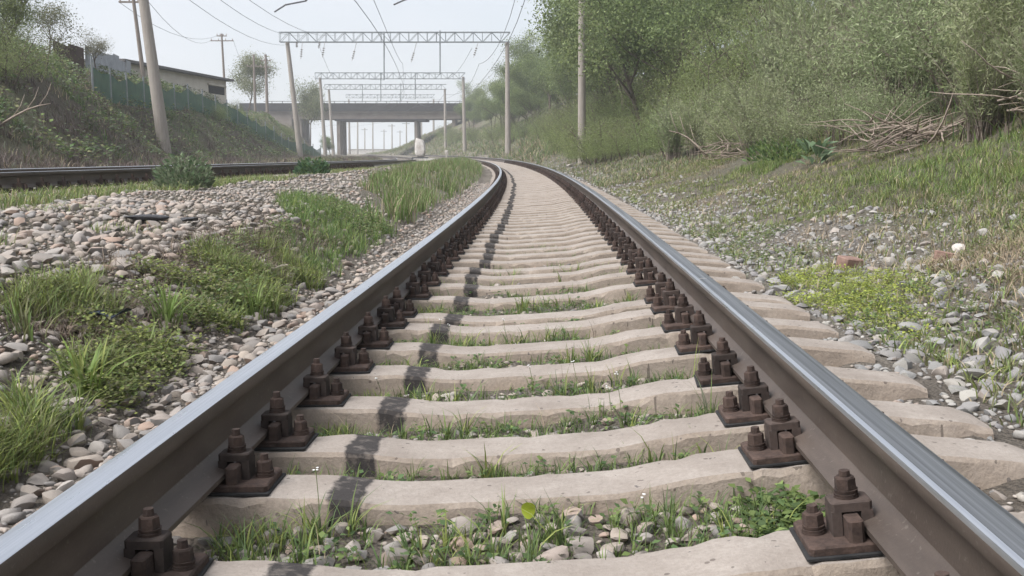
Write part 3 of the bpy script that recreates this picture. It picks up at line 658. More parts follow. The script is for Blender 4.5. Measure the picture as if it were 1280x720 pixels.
tag(tv.obj('grass', 'grass'), 'green grass and turf along both sides of the near track', 'grass', kind='stuff')
# dry straw
dv = Veg()
cu, cs = rects(2600, 1.9, 4.8, 4.5, 30, 1.2); m = noise(cu, cs, 1.1, 64) > .1; field(dv, cu[m], cs[m], .07, 8, .05, .16, .005, 1.5, lambda k: cmix(k, TAN, (.25,.2,.14), (.2,.17,.11)))
cu, cs = rects(420, 2.3, 3.1, 4.6, 6.4); field(dv, cu, cs, .06, 8, .04, .14, .005, 1.8, lambda k: cmix(k, TAN, (.25,.2,.14)))
cu, cs = rects(420, -2.2, -1.6, 5.2, 9); field(dv, cu, cs, .06, 9, .05, .16, .004, 1.7, lambda k: cmix(k, (.13,.10,.08), (.2,.16,.12)))
cu, cs = rects(160, -1.95, -1.6, 3.9, 4.9); field(dv, cu, cs, .06, 9, .05, .14, .004, 1.7, lambda k: cmix(k, (.13,.10,.08), (.2,.16,.12)))
cu, cs = rects(60, -.6, .6, 1.9, 6); m = gap_np(cs) > .12; field(dv, cu[m], cs[m], .02, 5, .06, .16, .0025, .9, lambda k: cmix(k, (.16,.13,.09), TAN))
tag(dv.obj('dry_grass', 'straw'), 'tan dry straw lying on the verge and bank', 'dry grass', kind='stuff')
# hillside cover
hv = Veg()
cu, cs = rects(900, -20, -9.6, 14, 115, 1.3); m = (-cu-shift(cs) > 9.4) & (RS.random_sample(len(cu)) < .35+.65*sm(22, 36, cs)); mats(hv, cu[m], cs[m], 60, .3, .12, .45, lambda k: cmix(k, DEEP, GREEN, GREY_G, OLIVE))
cu, cs = rects(900, -16, -9.3, 12, 110, 1.3); m = (-cu-shift(cs) > 9.0) & (-cu-shift(cs) < 11); field(hv, cu[m], cs[m], .25, 16, .2, .6, .012, 1.0, lambda k: cmix(k, (.17,.13,.12), (.22,.175,.16), (.13,.10,.09)))
cu, cs = rects(8500, -21, -8.6, 10, 112, 1.35); k = .7*noise(cu, cs, .9, 65)+.5*noise(cu, cs, 2.3, 66); n1 = RS.random_sample(len(cu))
k = k+.4*sm(10.2, 12.5, -cu-shift(cs))-.12-.5*(1-sm(20, 34, cs))
for lo, hi, cols, h in ((-9, -.15, [(.12,.09,.08), (.17,.135,.115), (.09,.07,.065)], 1.0), (-.15, .35, [OLIVE, TAN, GREY_G, (.15,.12,.1)], .8), (.35, 9, [DEEP, GREEN, (.08,.13,.05)], .9)):
    m = (k+.5*(n1-.5) > lo) & (k+.5*(n1-.5) <= hi); field(hv, cu[m], cs[m], .18, 9, .15*h, .42*h, .022, .9, lambda q, cols=cols: cmix(q, *cols))
cu, cs = rects(3500, 4.8, 10, 7, 80, 1.5); field(hv, cu, cs, .2, 7, .15, .5, .02, .9, lambda q: cmix(q, OLIVE, TAN, GREEN, DEEP, (.14,.11,.09)))
tag(hv.obj('hillside_scrub', 'grass'), 'low brownish and green scrub covering both hillsides', 'scrub', kind='stuff')
# single plants one can point at
def plant(name, u, s, label, cat, build, mat='grass', group=None):
    org = GW(np.float64(u), np.float64(s)); vg = Veg(); build(vg, u, s); o = vg.obj(name, mat, None, org); return tag(o, label, cat, group)
def clump(n_, h0, h1, w, spread, lean, *cols):
    def b(vg, u, s):
        field(vg, np.array([u]), np.array([s]), np.array([spread]), n_, h0, h1, w, lean, lambda k: cmix(k, *cols), 4)
    return b
def bushy(n_, h, w, size, *cols):
    def b(vg, u, s):
        a = U_(0, 6.283, n_); r = np.sqrt(U_(0, 1, n_))*w; z = U_(.1, 1, n_)*h*np.sqrt(np.clip(1-(r/w)**2*.8, .05, 1))
        P = W(u+r*np.cos(a), s+r*np.sin(a), float(G(u, s))+z); D = np.stack([np.cos(a), np.sin(a), U_(.2, 1.6, n_)], 1); Nn = RS.normal(size=(n_, 3)); Nn[:, 2] += 1
        vg.leaves(P, D, Nn, size*U_(.5, 1.3, n_), U_(.3, .55, n_), cmix(n_, *cols))
    return b
plant('grass_tuft', -1.5, 4.2, 'thin bright grass tuft between the broad-bladed tuft and the ballast', 'grass tuft', clump(45, .10, .2, .008, .05, .7, GREEN, LIME))
plant('grass_tuft', -1.85, 3.9, 'pale grass tuft on the left bank near the blue plastic strip', 'grass tuft', clump(35, .10, .2, .008, .05, .7, GREEN, OLIVE))
plant('grass_tuft', -2.75, 5.4, 'grass tuft growing among the larger stones on the left mound', 'grass tuft', clump(40, .08, .18, .007, .08, .9, GREEN, OLIVE))
plant('grass_tuft', -1.6, 4.7, 'tall broad-bladed grass tuft beside a bare earth patch, left of the rail', 'grass tuft', clump(55, .16, .30, .011, .05, .7, GREEN, (.15,.23,.06)))
plant('grass_tuft', -1.5, 3.6, 'spreading bright grass tuft at lower left among rounded stones', 'grass tuft', clump(70, .12, .24, .012, .05, 1.1, GREEN, (.16,.24,.06), LIME))
plant('grass_tuft', -1.48, 3.15, 'grass tuft at the left picture edge above the ballast', 'grass tuft', clump(60, .12, .22, .010, .05, .9, GREEN, LIME))
plant('grass_tuft', -1.42, 5.5, 'upright grass tuft growing by the ballast edge halfway up the left rail', 'grass tuft', clump(50, .14, .26, .010, .05, .5, GREEN, (.15,.23,.06)))
plant('leafy_bush', -4.35, 13.2, 'dusty green bushy weed in front of the second track rail', 'weed', bushy(1100, .42, .34, .075, GREY_G, (.13,.19,.10), (.19,.23,.14)), 'leaf')
plant('leafy_bush', -4.5, 22., 'small dark leafy weed by the second track, right of the bushy weed', 'weed', bushy(420, .35, .32, .12, DEEP, (.10,.17,.09)), 'leaf')
def round_leaf(vg, u, s):
    t = np.linspace(0, 2*math.pi, 15)[:-1]; c = np.array(W(np.float64(u), np.float64(s), float(G(u, s))+.055)); V_ = [c]+[c+np.array([.017*math.cos(q)*(1+.12*math.sin(q)), .012*math.cos(2*q)*.4-.004, .021*math.sin(q)]) for q in t]+[c+np.array([.0, .004, -.021]), c+np.array([.004, .012, -.06]), c+np.array([.006, .012, -.06])]
    vg.put(np.array(V_), None, np.array([[0, 1+i, 1+(i+1) % 14] for i in range(14)]+[[15, 16, 17]]), np.tile([.33,.38,.04], (len(V_), 1)))
plant('yellow_leaf', .07, 2.46, 'single yellow-green round leaf standing in the nearest crib', 'leaf', round_leaf, 'leaf')
def burdock(vg, u, s):
    n_ = 26; a = U_(0, 6.283, n_); P = W(u+.1*np.cos(a), s+.1*np.sin(a), float(G(u, s))+U_(.02, .3, n_)); D = np.stack([np.cos(a), np.sin(a), U_(.2, 1.6, n_)], 1)
    Nn = np.tile([0, -.3, 1.], (n_, 1)); vg.leaves(P, D, Nn, U_(.16, .34, n_), U_(.35, .5, n_), cmix(n_, (.20,.27,.17), (.15,.22,.12)), fold=.3)
plant('broad_leaved_plant', 4.0, 15.6, 'pale broad-leaved plant at the edge of the right-hand thicket', 'plant', burdock, 'leaf')
plant('leafy_bush', 3.95, 17.2, 'low dark green nettle-like clump left of the pale broad-leaved plant', 'weed', bushy(900, .4, .6, .08, DEEP, GREEN), 'leaf')
plant('leafy_bush', 4.4, 8.9, 'dark green weed clump at the right picture edge on the verge', 'weed', bushy(500, .28, .3, .07, DEEP, GREEN), 'leaf')
plant('rail_side_grass', .66, 3.98, 'few thin grass stalks standing in front of the right rail web', 'grass stalks', clump(5, .14, .22, .004, .02, .6, LIME, TAN))
plant('rail_side_grass', .64, 3.4, 'tuft of grey-green grass beside a right-hand baseplate', 'grass tuft', clump(16, .08, .2, .004, .03, .6, GREEN, GREY_G))
# tiny white flowers on thin stalks between the sleepers
k = 0
fl = []
for _ in range(400):
    u, s = rnd.uniform(-.62, .4), rnd.uniform(1.95, 5.2)
    if between_sleepers(s, .13) and len(fl) < 10: fl.append((u, s))
mb = MB(); mw = MB()
for u, s in fl:
    p = V(GW(np.float64(u), np.float64(s))); q = p+Vector((rnd.uniform(-.03, .03), rnd.uniform(-.03, .03), rnd.uniform(.08, .18))); mb.tube([p, (p+q)/2+Vector((.006, 0, 0)), q], .0011, 3)
    for _ in range(3):
        c = q+Vector((rnd.uniform(-.006, .006), rnd.uniform(-.006, .006), rnd.uniform(-.004, .006))); mw.cyl(c.x, c.y, c.z, c.z+.002, .003, .0035, 5)
simple('stalk', (.10,.13,.05), (.16,.18,.08), 20, .8, 0)
st_ = mb.build('flower_stalks', M['stalk']); tag(st_, 'tiny white flowers on thin stalks between the near sleepers', 'flowers', kind='stuff'); mw.build('blossom', M['flower_white'], st_)['kind'] = 'stuff'
# ------------------------------------------------------------------ trees and shrubs
def grow(seed, H, spread, nmain=7, levels=3, r0=.12, upw=.6, stems=1, leafsz=.1, nleaf=9000, cols=None, blob=.35, bare=.0, low=.0):
    r = random.Random(seed); rs = np.random.RandomState(seed); mb = MB(); tips = []
    def branch(p, d, L, rad, lev):
        pts = [p]; n_ = 4 if lev < 2 else 3; d = d.normalized(); q = p.copy()
        for i in range(n_):
            d = (d+Vector((r.uniform(-.22, .22), r.uniform(-.22, .22), r.uniform(-.08, .2)*upw))).normalized(); q = q+d*(L/n_); pts.append(q.copy())
        rr = [rad*(1-.72*i/n_) for i in range(n_+1)]; mb.tube(pts, rr, 6 if lev == 0 else 4 if lev < 2 else 3, cap=False)
        if lev >= levels-1: tips.extend(pts[1:])
        if lev >= levels: return
        kids = nmain if lev == 0 else r.randint(3, 5)
        for c in range(kids):
            t = r.uniform(.28, 1) if lev else r.uniform(.3, 1); i = min(int(t*n_), n_-1); b = pts[i].lerp(pts[i+1], t*n_-i)
            a = r.uniform(0, 6.283); sd = Vector((math.cos(a), math.sin(a), r.uniform(.05, .9)*upw))
            branch(b, (d*.45+sd*spread).normalized(), L*r.uniform(.42, .68)*(1.15-.4*t), rr[i]*.55, lev+1)
    for k in range(stems):
        a = 6.283*k/stems+r.uniform(-.4, .4); lean = .0 if stems == 1 else .45
        branch(Vector((.12*math.cos(a), .12*math.sin(a), -.25)) if stems > 1 else Vector((0, 0, -.25)), Vector((math.cos(a)*lean, math.sin(a)*lean, 1)), H*r.uniform(.55, .72), r0*r.uniform(.7, 1), 0)
    T = np.array([p[:] for p in tips]); T = T[rs.random_sample(len(T)) > bare]
    zmax = T[:, 2].max()
    # foliage hangs in uneven clumps round the twigs
    w = rs.exponential(1, len(T))**1.3; w /= w.sum(); i = rs.choice(len(T), nleaf, p=w)
    P = T[i]+rs.normal(0, blob, (nleaf, 3))*np.array([1, 1, .75]); P[:, 2] = np.maximum(P[:, 2]*(1-low*rs.random_sample(nleaf)), .05)
    D = rs.normal(size=(nleaf, 3)); D[:, 2] -= .25; Nn = rs.normal(size=(nleaf, 3)); Nn[:, 2] += .8
    tone = rs.randint(0, len(cols), len(T))[i]; c = np.array(cols)[tone]*rs.uniform(.75, 1.25, nleaf)[:, None]
    Vv, q, cc = leaves(P, D, Nn, leafsz*rs.uniform(.6, 1.3, nleaf), rs.uniform(.4, .65, nleaf)*(.5 if leafsz < .08 else 1), c)
    return mb, (Vv, q, cc)
def feathery(seed, H, nst, cols, per=40, spread=.75):
    """many thin arching wands with fine scale-like foliage"""
    r = random.Random(seed); rs = np.random.RandomState(seed); mb = MB(); Ps, Ds, Cs, Ls = [], [], [], []
    for k in range(nst):
        a = r.uniform(0, 6.283); lean = r.uniform(.05, 1)*spread; L = H*r.uniform(.5, 1.1); q = Vector((r.uniform(-.3, .3), r.uniform(-.3, .3), -.1)); pts = [q.copy()]
        for i in range(5):
            t = i/4; d = Vector((math.cos(a)*lean*(.35+.8*t), math.sin(a)*lean*(.35+.8*t), 1-.5*t*lean)).normalized(); d += Vector((r.uniform(-.08, .08), r.uniform(-.08, .08), 0)); q = q+d*(L/5); pts.append(q.copy())
        mb.tube(pts, [.012*(1-.16*i)*(H/2.5) for i in range(6)], 3, cap=False)
        A = np.array([p[:] for p in pts]); t = rs.uniform(.22, 1, per)*5*.999; i = t.astype(int); f = (t-i)[:, None]; P = A[i]*(1-f)+A[i+1]*f
        d = A[i+1]-A[i]; d /= np.linalg.norm(d, axis=1)[:, None]; D = d+rs.normal(0, .55, (per, 3)); Ps.append(P); Ds.append(D)
        Cs.append(np.tile(np.array(cols)[r.randrange(len(cols))]*r.uniform(.8, 1.2), (per, 1))); Ls.append(rs.uniform(.10, .30, per)*H/2.5)
    P, D, C_, L = map(np.concatenate, (Ps, Ds, Cs, Ls)); Nn = rs.normal(size=P.shape)
    # every wand carries fine side sprays, each spray a few slivers
    m = 4; P = np.repeat(P, m, 0)+np.repeat(D/np.linalg.norm(D, axis=1)[:, None]*L[:, None], m, 0)*rs.uniform(0, .8, (len(P)*m, 1))
    D = np.repeat(D, m, 0)+rs.normal(0, .5, (len(P), 3)); Nn = np.repeat(Nn, m, 0)+rs.normal(0, .5, (len(P), 3)); L = np.repeat(L, m)*rs.uniform(.3, .7, len(P)); C_ = np.repeat(C_, m, 0)
    Vv, q, cc = leaves(P, D, Nn, L, np.full(len(L), .13), C_, fold=.05); return mb, (Vv, q, cc)
def as_meshes(pair, bark):
    mb, (Vv, q, cc) = pair; return mb.mesh('trunk', M[bark], True), big_mesh('crown', Vv, [q], M['leaf'], cc)
G1, G2, G3, G4 = (.17,.215,.08), (.21,.26,.10), (.13,.17,.068), (.26,.30,.13)
TREES = [as_meshes(grow(100+i, 6.0, .85, 8, 3, .13, .6, 1+i % 2, .09, 26000, [G1, G2, G3, G2, G4, G3], .3), 'bark') for i in range(4)]
BUSHES = [as_meshes(grow(140+i, 3.2, .9, 6, 3, .05, .6, 4, .072, 11500, [G1, G2, G4, G2], .27, low=.75), 'bark') for i in range(3)]
PALE = [as_meshes(grow(160+i, 5.0, .8, 7, 3, .10, .7, 1, .10, 3800, [(.16,.16,.09), (.2,.19,.12), (.13,.14,.07)], .35), 'bark') for i in range(2)]
PALE2 = [as_meshes(grow(170+i, 6.0, .8, 8, 3, .10, .7, 1, .14, 12000, [(.20,.22,.12), (.24,.25,.14), (.16,.19,.09)], .45), 'bark') for i in range(2)]
FE = [(.28,.325,.165), (.25,.30,.145), (.32,.35,.205), (.26,.285,.165)]
FEATH = [as_meshes(feathery(180+i, 2.6, 95, FE), 'bark_pale') for i in range(3)]
DRY = [as_meshes(feathery(190+i, 2.4, 60, [(.25,.20,.17), (.30,.24,.2), (.2,.16,.135)], 16), 'bark_pale') for i in range(2)]
BARE = [as_meshes(grow(200+i, 5.5, .55, 6, 3, .09, .9, 3, .06, 900, [OLIVE, G4], .2), 'bark_pale') for i in range(2)]
def put_tree(name, kit, u, s, sc, label, cat, group, zs=1.0):
    o = empty(name, GW(np.float64(u), np.float64(s)), rnd.uniform(0, 6.28)); o.scale = (sc, sc, sc*zs)
    inst('trunk', kit[0], o); inst('crown', kit[1], o); return tag(o, label, cat, group)
def px_of(u, s):
    p = W(np.float64(u), np.float64(s), 1.); x, y = p[0]-CX, p[1]; return 640+F*(x*math.cos(YAW)+y*math.sin(YAW))/(y*math.cos(YAW)-x*math.sin(YAW))
def ordn(i): return ORD[i] if i < len(ORD) else f'{i+1}th'
def row(spots, name, kits, what, cat, group, zs=1.0):
    sp = sorted(spots, key=lambda t: -px_of(t[0], t[1]))
    for i, (u, s, sc) in enumerate(sp): put_tree(name, kits[rnd.randrange(len(kits))], u, s, sc, what.format(ordn(i)), cat, group, zs*rnd.uniform(.92, 1.1))
# right slope, near to far
FEATH += [as_meshes(grow(210+i, 2.6, .95, 5, 3, .03, .5, 7, .075, 13000, FE, .2, low=.45), 'bark_pale') for i in range(3)]
row([(4.7,14.6,.5),(4.6,16.6,.55),(4.4,19,.55),(4.3,21,.6),(4.2,23.5,.6),(4.0,26,.62),(3.8,28.5,.6),(5.0,10.6,.5),(5.0,12.2,.55),(6.0,9.0,1.0),(5.9,10.6,.95),(7.2,10.2,1.2),(5.8,12.6,1.0),(7.4,12.8,1.25),(5.7,14.6,1.0),(7.3,15.4,1.2),(5.6,16.8,.95),(7.2,18.2,1.25),(5.5,19.4,.9),(7.0,21.5,1.2),(5.6,22.4,.95),(6.9,25.0,1.1),(8.8,11.6,1.3),(8.8,14.5,1.35),(9.0,17.5,1.3),(5.4,25.6,.8),(6.4,28.5,1.0)],
    'feathery_shrub', FEATH, 'feathery grey-green shrub on the right slope, {} counted leftwards from the right edge', 'shrub', 'feathery shrubs on the right slope')
row([(6.6,10.0,1.0),(6.5,13.6,1.0),(6.2,18.4,.9),(6.0,21.0,.8),(8.0,9.4,1.5),(8.3,12.4,1.4)], 'dry_shrub', DRY, 'leafless brown shrub among the feathery ones, {} from the right edge', 'shrub', 'dry brown shrubs on the right slope')
row([(2.7,39.5,.8),(2.5,41.5,.5),(3.0,37.5,.6),(3.3,36,.5),(2.6,46,.42),(2.8,52,.5),(2.8,60,.5),(3.9,30,.55),(3.7,34,.6),(3.6,38.5,.6),(3.5,44,.65),(3.5,50,.7),(3.4,57,.7),(3.6,63,.75),(3.5,71,.75),(3.9,80,.9),(4.4,99,.8),(4.2,106,.9),(5.2,116,1.0),(4.4,124,.9),(5.5,134,1.0),(4.4,142,.9),(5.2,152,1.0),(4.6,163,1.0),(5.4,174,1.0),(6.5,184,1.1),(4.9,27.0,.75),(5.2,31.0,1.0),(6.4,32.5,1.1),(5.0,35.5,.9),(6.5,38,1.15),(4.9,41,.9),(4.6,46,.9),(6.2,44,1.2),(4.4,52,.9),(5.8,54,1.2),(4.6,60,.9),(5.8,68,1.1),(7.4,29,1.2),(4.4,66,.8),(4.6,76,1.0),(5.0,86,.9),(7.6,24.6,1.1),(7.8,34.5,1.2)],
    'green_bush', BUSHES, 'leafy bright green bush at the foot of the right slope, {} from the right', 'bush', 'green bushes at the foot of the right slope')
row([(10.5,19,1.0),(11.5,24,1.1),(9.5,27,1.0),(9.0,32,1.05),(8.4,38,1.0),(11.0,36,1.1),(7.8,45,1.0),(10.0,47,1.15),(7.6,53,1.0),(9.8,57,1.1),(7.4,62,.95),(7.2,72,.95),(9.6,70,1.1),(7.0,84,.9),(9.4,86,1.0),(7.2,98,.85),(7.0,112,.85),(9.5,106,1.0),(7.5,128,.85),(10,135,.95),(8,148,.9),(12,160,.95),(8.5,172,.9),(13,15,1.1),(13,30,1.1),(5.0,47,1.5),(5.2,53,1.55),(5.6,59,1.55),(6.2,66,1.5),(6.7,71,1.4),(7.6,82,1.35),(6.4,96,1.45),(7.0,106,1.4),(6.4,116,1.3),(6.4,130,1.3),(4.9,40,1.2),(6.0,50,1.0),(5.8,66,1.0),(6.4,76,1.05),(7.6,94,1.1),(7.4,90,1.2),(6.0,104,1.0),(8.6,97,1.2),(8.0,118,1.1),(6.2,122,.9),(6.6,142,.9),(9.6,150,1.1),(7.0,160,.9),(10.5,122,1.1),(11,176,1.1)],
    'leafy_tree', TREES, 'tall leafy tree on the right slope, {} counted leftwards from the right edge', 'tree', 'leafy trees on the right slope')
row([(10.4,15.2,1.0),(11.0,17.6,1.1),(9.8,13.0,1.0),(11.6,20.6,1.1)], 'bare_stemmed_tree', BARE, 'thinly leafed tree with several grey stems above the feathery shrubs, {} from the right edge', 'tree', 'bare-stemmed trees behind the feathery shrubs')
# left side
put_tree('dark_tree', TREES[1], -14.9, 30.5, .62, 'dark green tree at the top left corner', 'tree', None)
put_tree('dark_bush', BUSHES[0], -14.9, 30.2, .8, 'dark bush under the top left tree', 'bush', None)
put_tree('dark_bush', BUSHES[1], -13.6, 28.4, .75, 'dark bush at the left picture edge on the hillside', 'bush', None)
put_tree('blossoming_tree', PALE[0], -14.5, 33.0, .55, 'pale blossoming twiggy tree beside the dark corner tree', 'tree', None)
put_tree('blossoming_tree', PALE[1], -17.9, 47.0, .46, 'small pale blossoming tree behind the grey sheet fence', 'tree', None)
put_tree('hazy_tree', PALE2[0], -22.6, 120, 1.1, 'hazy rounded tree behind the two thin poles', 'tree', None)
put_tree('hazy_tree', PALE2[1], -16.9, 150, .95, 'hazy tree above the left end of the bridge', 'tree', None, 1.8)
put_tree('hazy_tree', TREES[0], -14.0, 160, .62, 'hazy dark tree beside the left bridge pier', 'tree', None)
for i, (u, s, sc, kit) in enumerate([(-16.2,62,.45,0),(-17.4,72,.5,1),(-16.6,84,.5,2),(-17.2,104,.6,0)]):
    put_tree('hillside_bush', BUSHES[kit], u, s, sc, f'low green bush on the far left hillside, {ORD[i]} from the left', 'bush', 'low bushes on the far left hillside')
# heap of cut branches at the edge of the thicket
def brush(name, u, s, n_, L, spread, label, seed, mat='deadwood', th=1.):
    r = random.Random(seed); org = V(GW(np.float64(u), np.float64(s))); mb = MB()
    for k in range(n_):
        a = r.gauss(0.3, .9)+(3.14 if r.random() < .35 else 0); p = Vector((r.uniform(-spread, spread), r.uniform(-spread, spread)*.6, r.uniform(.0, .35))); d = Vector((math.cos(a), math.sin(a)*.6, r.uniform(-.05, .5))); l_ = L*r.uniform(.35, 1); pts = [p.copy()]
        for i in range(4): d = (d+Vector((r.uniform(-.3, .3), r.uniform(-.3, .3), r.uniform(-.25, .2)))).normalized(); p = p+d*l_/4; p.z = max(p.z, -.05); pts.append(p.copy())
        q = r.uniform(.005, .016)*th; mb.tube(pts, [q, q*.85, q*.7, q*.5, q*.25], 4)
    return tag(mb.build(name, M[mat], None, True, loc=org), label, 'branches')
brush('brushwood_heap', 4.45, 13.2, 110, .95, .5, 'heap of tangled pale dead branches at the edge of the right thicket', 1)
brush('brushwood_heap', 5.3, 11.2, 45, 1.0, .6, 'long dead branches sprawling up the slope at the right edge', 2)
brush('brushwood_heap', 4.0, 21.5, 60, .8, .7, 'brown dead twigs under the shrubs in the middle of the right slope', 3)
brush('twig_heap', -1.85, 6.6, 90, .22, .2, 'dark dry twigs on the bare earth of the left bank', 4, 'bark', .22)
brush('brushwood_heap', 3.15, 5.9, 50, .35, .3, 'small heap of dry stalks on the verge at the right edge', 5, 'deadwood', .3)
for i, (u, s, dx, dz, lab) in enumerate([(6.6,12.6,1.5,1.2,'thick pale dead branch leaning up to the right from the brushwood'), (-11.6,23.4,1.2,.5,'bent dead branch on the hillside at the left edge'), (4.0,24.5,-.9,.6,'thin dead branch arching out of the feathery shrubs')]):
    org = V(GW(np.float64(u), np.float64(s))); mb = MB(); p = [Vector((dx*t, .15*math.sin(3*t), .05+dz*(t+.25*math.sin(3.1*t)))) for t in (0, .25, .5, .75, 1)]; mb.tube(p, [.03, .026, .021, .015, .008], 5)
    for t in (1, 2, 3): mb.tube([p[t], p[t]+Vector((dx*.12, .1, .25)), p[t]+Vector((dx*.2, .12, .5))], [.012, .009, .004], 4)
    tag(mb.build('dead_branch', M['deadwood'], None, True, loc=org), lab, 'branch')
# ------------------------------------------------------------------ masts, wires, bridge and other things farther off
_fw = np.array([-math.sin(YAW)*math.cos(PIT), math.cos(YAW)*math.cos(PIT), -math.sin(PIT)]); _rt = np.array([math.cos(YAW), math.sin(YAW), 0]); _up = np.cross(_rt, _fw)
def at(px, py, dist):
    """the point dist metres ahead (measured level) in the direction of a place in the photograph"""
    d = _fw+_rt*(px-640)/F+_up*(360-py)/F; h = d[0]*-math.sin(YAW)+d[1]*math.cos(YAW); p = np.array([CX, 0, CZ])+d*(dist/h); return Vector([float(a) for a in p])
_si = np.linspace(0, 400, 4001); _fi = frame(_si)
def ground_z(p):
    d = (p[0]-_fi[0])*-np.sin(_fi[2])+(p[1]-_fi[1])*np.cos(_fi[2]); i = int(np.argmin(np.abs(d))); u = (p[0]-_fi[0][i])*math.cos(_fi[2][i])+(p[1]-_fi[1][i])*math.sin(_fi[2][i])
    return float(G(u, _si[i])), float(u), float(_si[i])
def to(p, o): return Vector(p)-Vector(o)
def lattice(a, b, h, w, n_):
    """four-chord truss between a and b"""
    mb = MB(); ax = (b-a); L = ax.length; ax.normalize(); side = Vector((0, 0, 1)).cross(ax).normalized()*w/2; dn = Vector((0, 0, -h)); r = .045
    for sd in (side, -side):
        for off in (Vector(), dn): mb.tube([a+sd+off, b+sd+off], r, 4)
        for i in range(n_):
            p, q = a+ax*(L*i/n_)+sd, a+ax*(L*(i+1)/n_)+sd
            if i % 2: mb.tube([p, q+dn], .026, 3)
            else: mb.tube([p+dn, q], .026, 3)
            mb.tube([p, p+dn], .022, 3)
    for i in range(n_+1):
        p = a+ax*(L*i/n_); mb.tube([p+side, p-side], .02, 3); mb.tube([p+side+dn, p-side+dn], .02, 3)
    return mb
def gantry(dist, lt, lb, rt, rb, ybeam, hb, hang, label, over=.6, ins=()):
    """lt/lb, rt/rb: left and right mast head and foot across the view"""
    fl = at(*lb, dist); fr_ = at(*rb, dist); tl, tr = at(*lt, dist), at(*rt, dist)
    fl.z = min(fl.z, ground_z(fl)[0])-.4; fr_.z = min(fr_.z, ground_z(fr_)[0])-.4
    o = empty('catenary_gantry', fl); ax = (tr-tl).normalized()
    for f_, t_, mr in ((fl, tl, 1), (fr_, tr, .68 if dist < 50 else 1)): MB().tube([to(f_, fl), to(f_.lerp(t_, .5), fl), to(t_, fl)], [.26*mr, .21*mr, .165*mr], 12).build('mast', M['post_concrete'], o, True, 40)
    za = at(640, ybeam, dist).z; a = Vector((tl.x, tl.y, za))-ax*over; b = Vector((tr.x, tr.y, za))+ax*over*.4
    lattice(to(a, fl), to(b, fl), hb, .55, max(12, int((b-a).length/.75))).build('lattice_beam', M['galvanised'], o)
    for (px, y0, y1) in hang:
        t = at(px, y0, dist); q = at(px, y1, dist); MB().tube([to(t, fl), to(q, fl)], .06, 5).build('hanger_post', M['galvanised'], o)
        MB().tube([to(q, fl), to(q+Vector((-1.3, -.4, .05)), fl)], .02, 4).build('steady_arm', M['galvanised'], o)
    for (px, y0, x1, y1) in ins:
        p, q = at(px, y0, dist), at(x1, y1, dist); mb = MB(); d = q-p; mb.tube([to(p, fl), to(q, fl)], .02, 5); p = p+d*max(0, 1-.9/d.length); d = q-p
        for k in range(4): c = p+d*(.1+.2*k); mb.tube([to(c, fl), to(c+d.normalized()*.06, fl)], [.12, .07], 8)
        mb.build('insulator', M['porcelain'], o)
    return tag(o, label, 'gantry', 'catenary gantries over the tracks')
g0 = gantry(43, (166, -95), (207, 187), (727, -95), (728, 150), -112, .8, [], 'nearest catenary gantry, its leaning concrete mast stands on the left hillside')
g1 = gantry(92, (359, 52), (376, 193), (634, 52), (635, 184), 40.5, .8, [(480, 40, 100), (550, 38, 93)], 'gantry spanning the tracks in the middle distance, with lattice beam and two masts',
       ins=[(446, 52, 440, 76), (521, 52, 514, 78), (598, 52, 592, 72), (371, 52, 371, 60), (400, 52, 398, 61), (378, 52, 376, 74), (406, 52, 403, 72)])
g2 = gantry(138, (400, 97), (407, 192), (579, 96), (581, 187), 91, .75, [(476, 91, 127), (519, 91, 124)], 'second catenary gantry standing just in front of the bridge')
g3 = gantry(166, (411, 112), (417, 192), (556, 111), (557, 190), 105.5, .75, [(453, 106, 128), (501, 104, 126)], 'third catenary gantry close before the bridge deck')
g4 = gantry(235, (436, 124), (437, 192), (542, 124), (542, 190), 118, .75, [(472, 118, 140), (500, 118, 140)], 'farther gantry seen above and under the bridge')
g5 = gantry(310, (447, 140), (447, 193), (527, 140), (527, 193), 135, .75, [], 'faint gantry far beyond the bridge opening')
# registration arms of the nearest gantry carry the wires at the top of the picture
for k, (x0, y0, x1, y1, x2, y2) in enumerate([(343, 15, 357, 6, 383, 1), (492, 6, 503, 1, 522, -6)]):
    p, q, r2 = at(x0, y0, 43), at(x1, y1, 43), at(x2, y2, 43); org = g0.location; mb = MB(); mb.tube([to(p, org), to(q, org), to(r2, org)], .032, 5)
    top = Vector((r2.x, r2.y, at(640, -112, 43).z-.8)); mb.tube([to(r2, org), to(top, org)], .05, 5); mb.build('registration_arm', M['wire'], g0)
# wires
def wire(name, pts, r, label, cat='wire'):
    o = pts[0]; return tag(MB().tube([to(p, o) for p in pts], r, 4).build(name, M['wire'], None, loc=o), label, cat)
def track_wire(uoff, z0, sag, sups, r, label, name):
    pts = []
    for a, b in zip(sups[:-1], sups[1:]):
        for i in range(8): t = i/8; s = a+(b-a)*t; pts.append(V(W(np.float64(uoff+.25*math.sin(s*.06)), np.float64(s), float(z0)-sag*4*t*(1-t))))
    wire(name, pts, r, label)
SUP = [-8, 42, 92, 140, 168, 236, 300]
track_wire(0, 6.25, .05, SUP, .014, 'lower contact wire strung above the near track', 'contact_wire'); track_wire(0, 7.9, .9, SUP, .014, 'sagging upper carrier wire above the near track', 'carrier_wire')
track_wire(-6.4, 6.25, .05, SUP, .014, 'lower contact wire strung above the second track', 'contact_wire'); track_wire(-6.4, 7.9, .9, SUP, .014, 'sagging upper carrier wire above the second track', 'carrier_wire')
track_wire(2.3, 8.6, .5, SUP, .012, 'single feeder wire along the right gantry masts', 'feeder_wire')
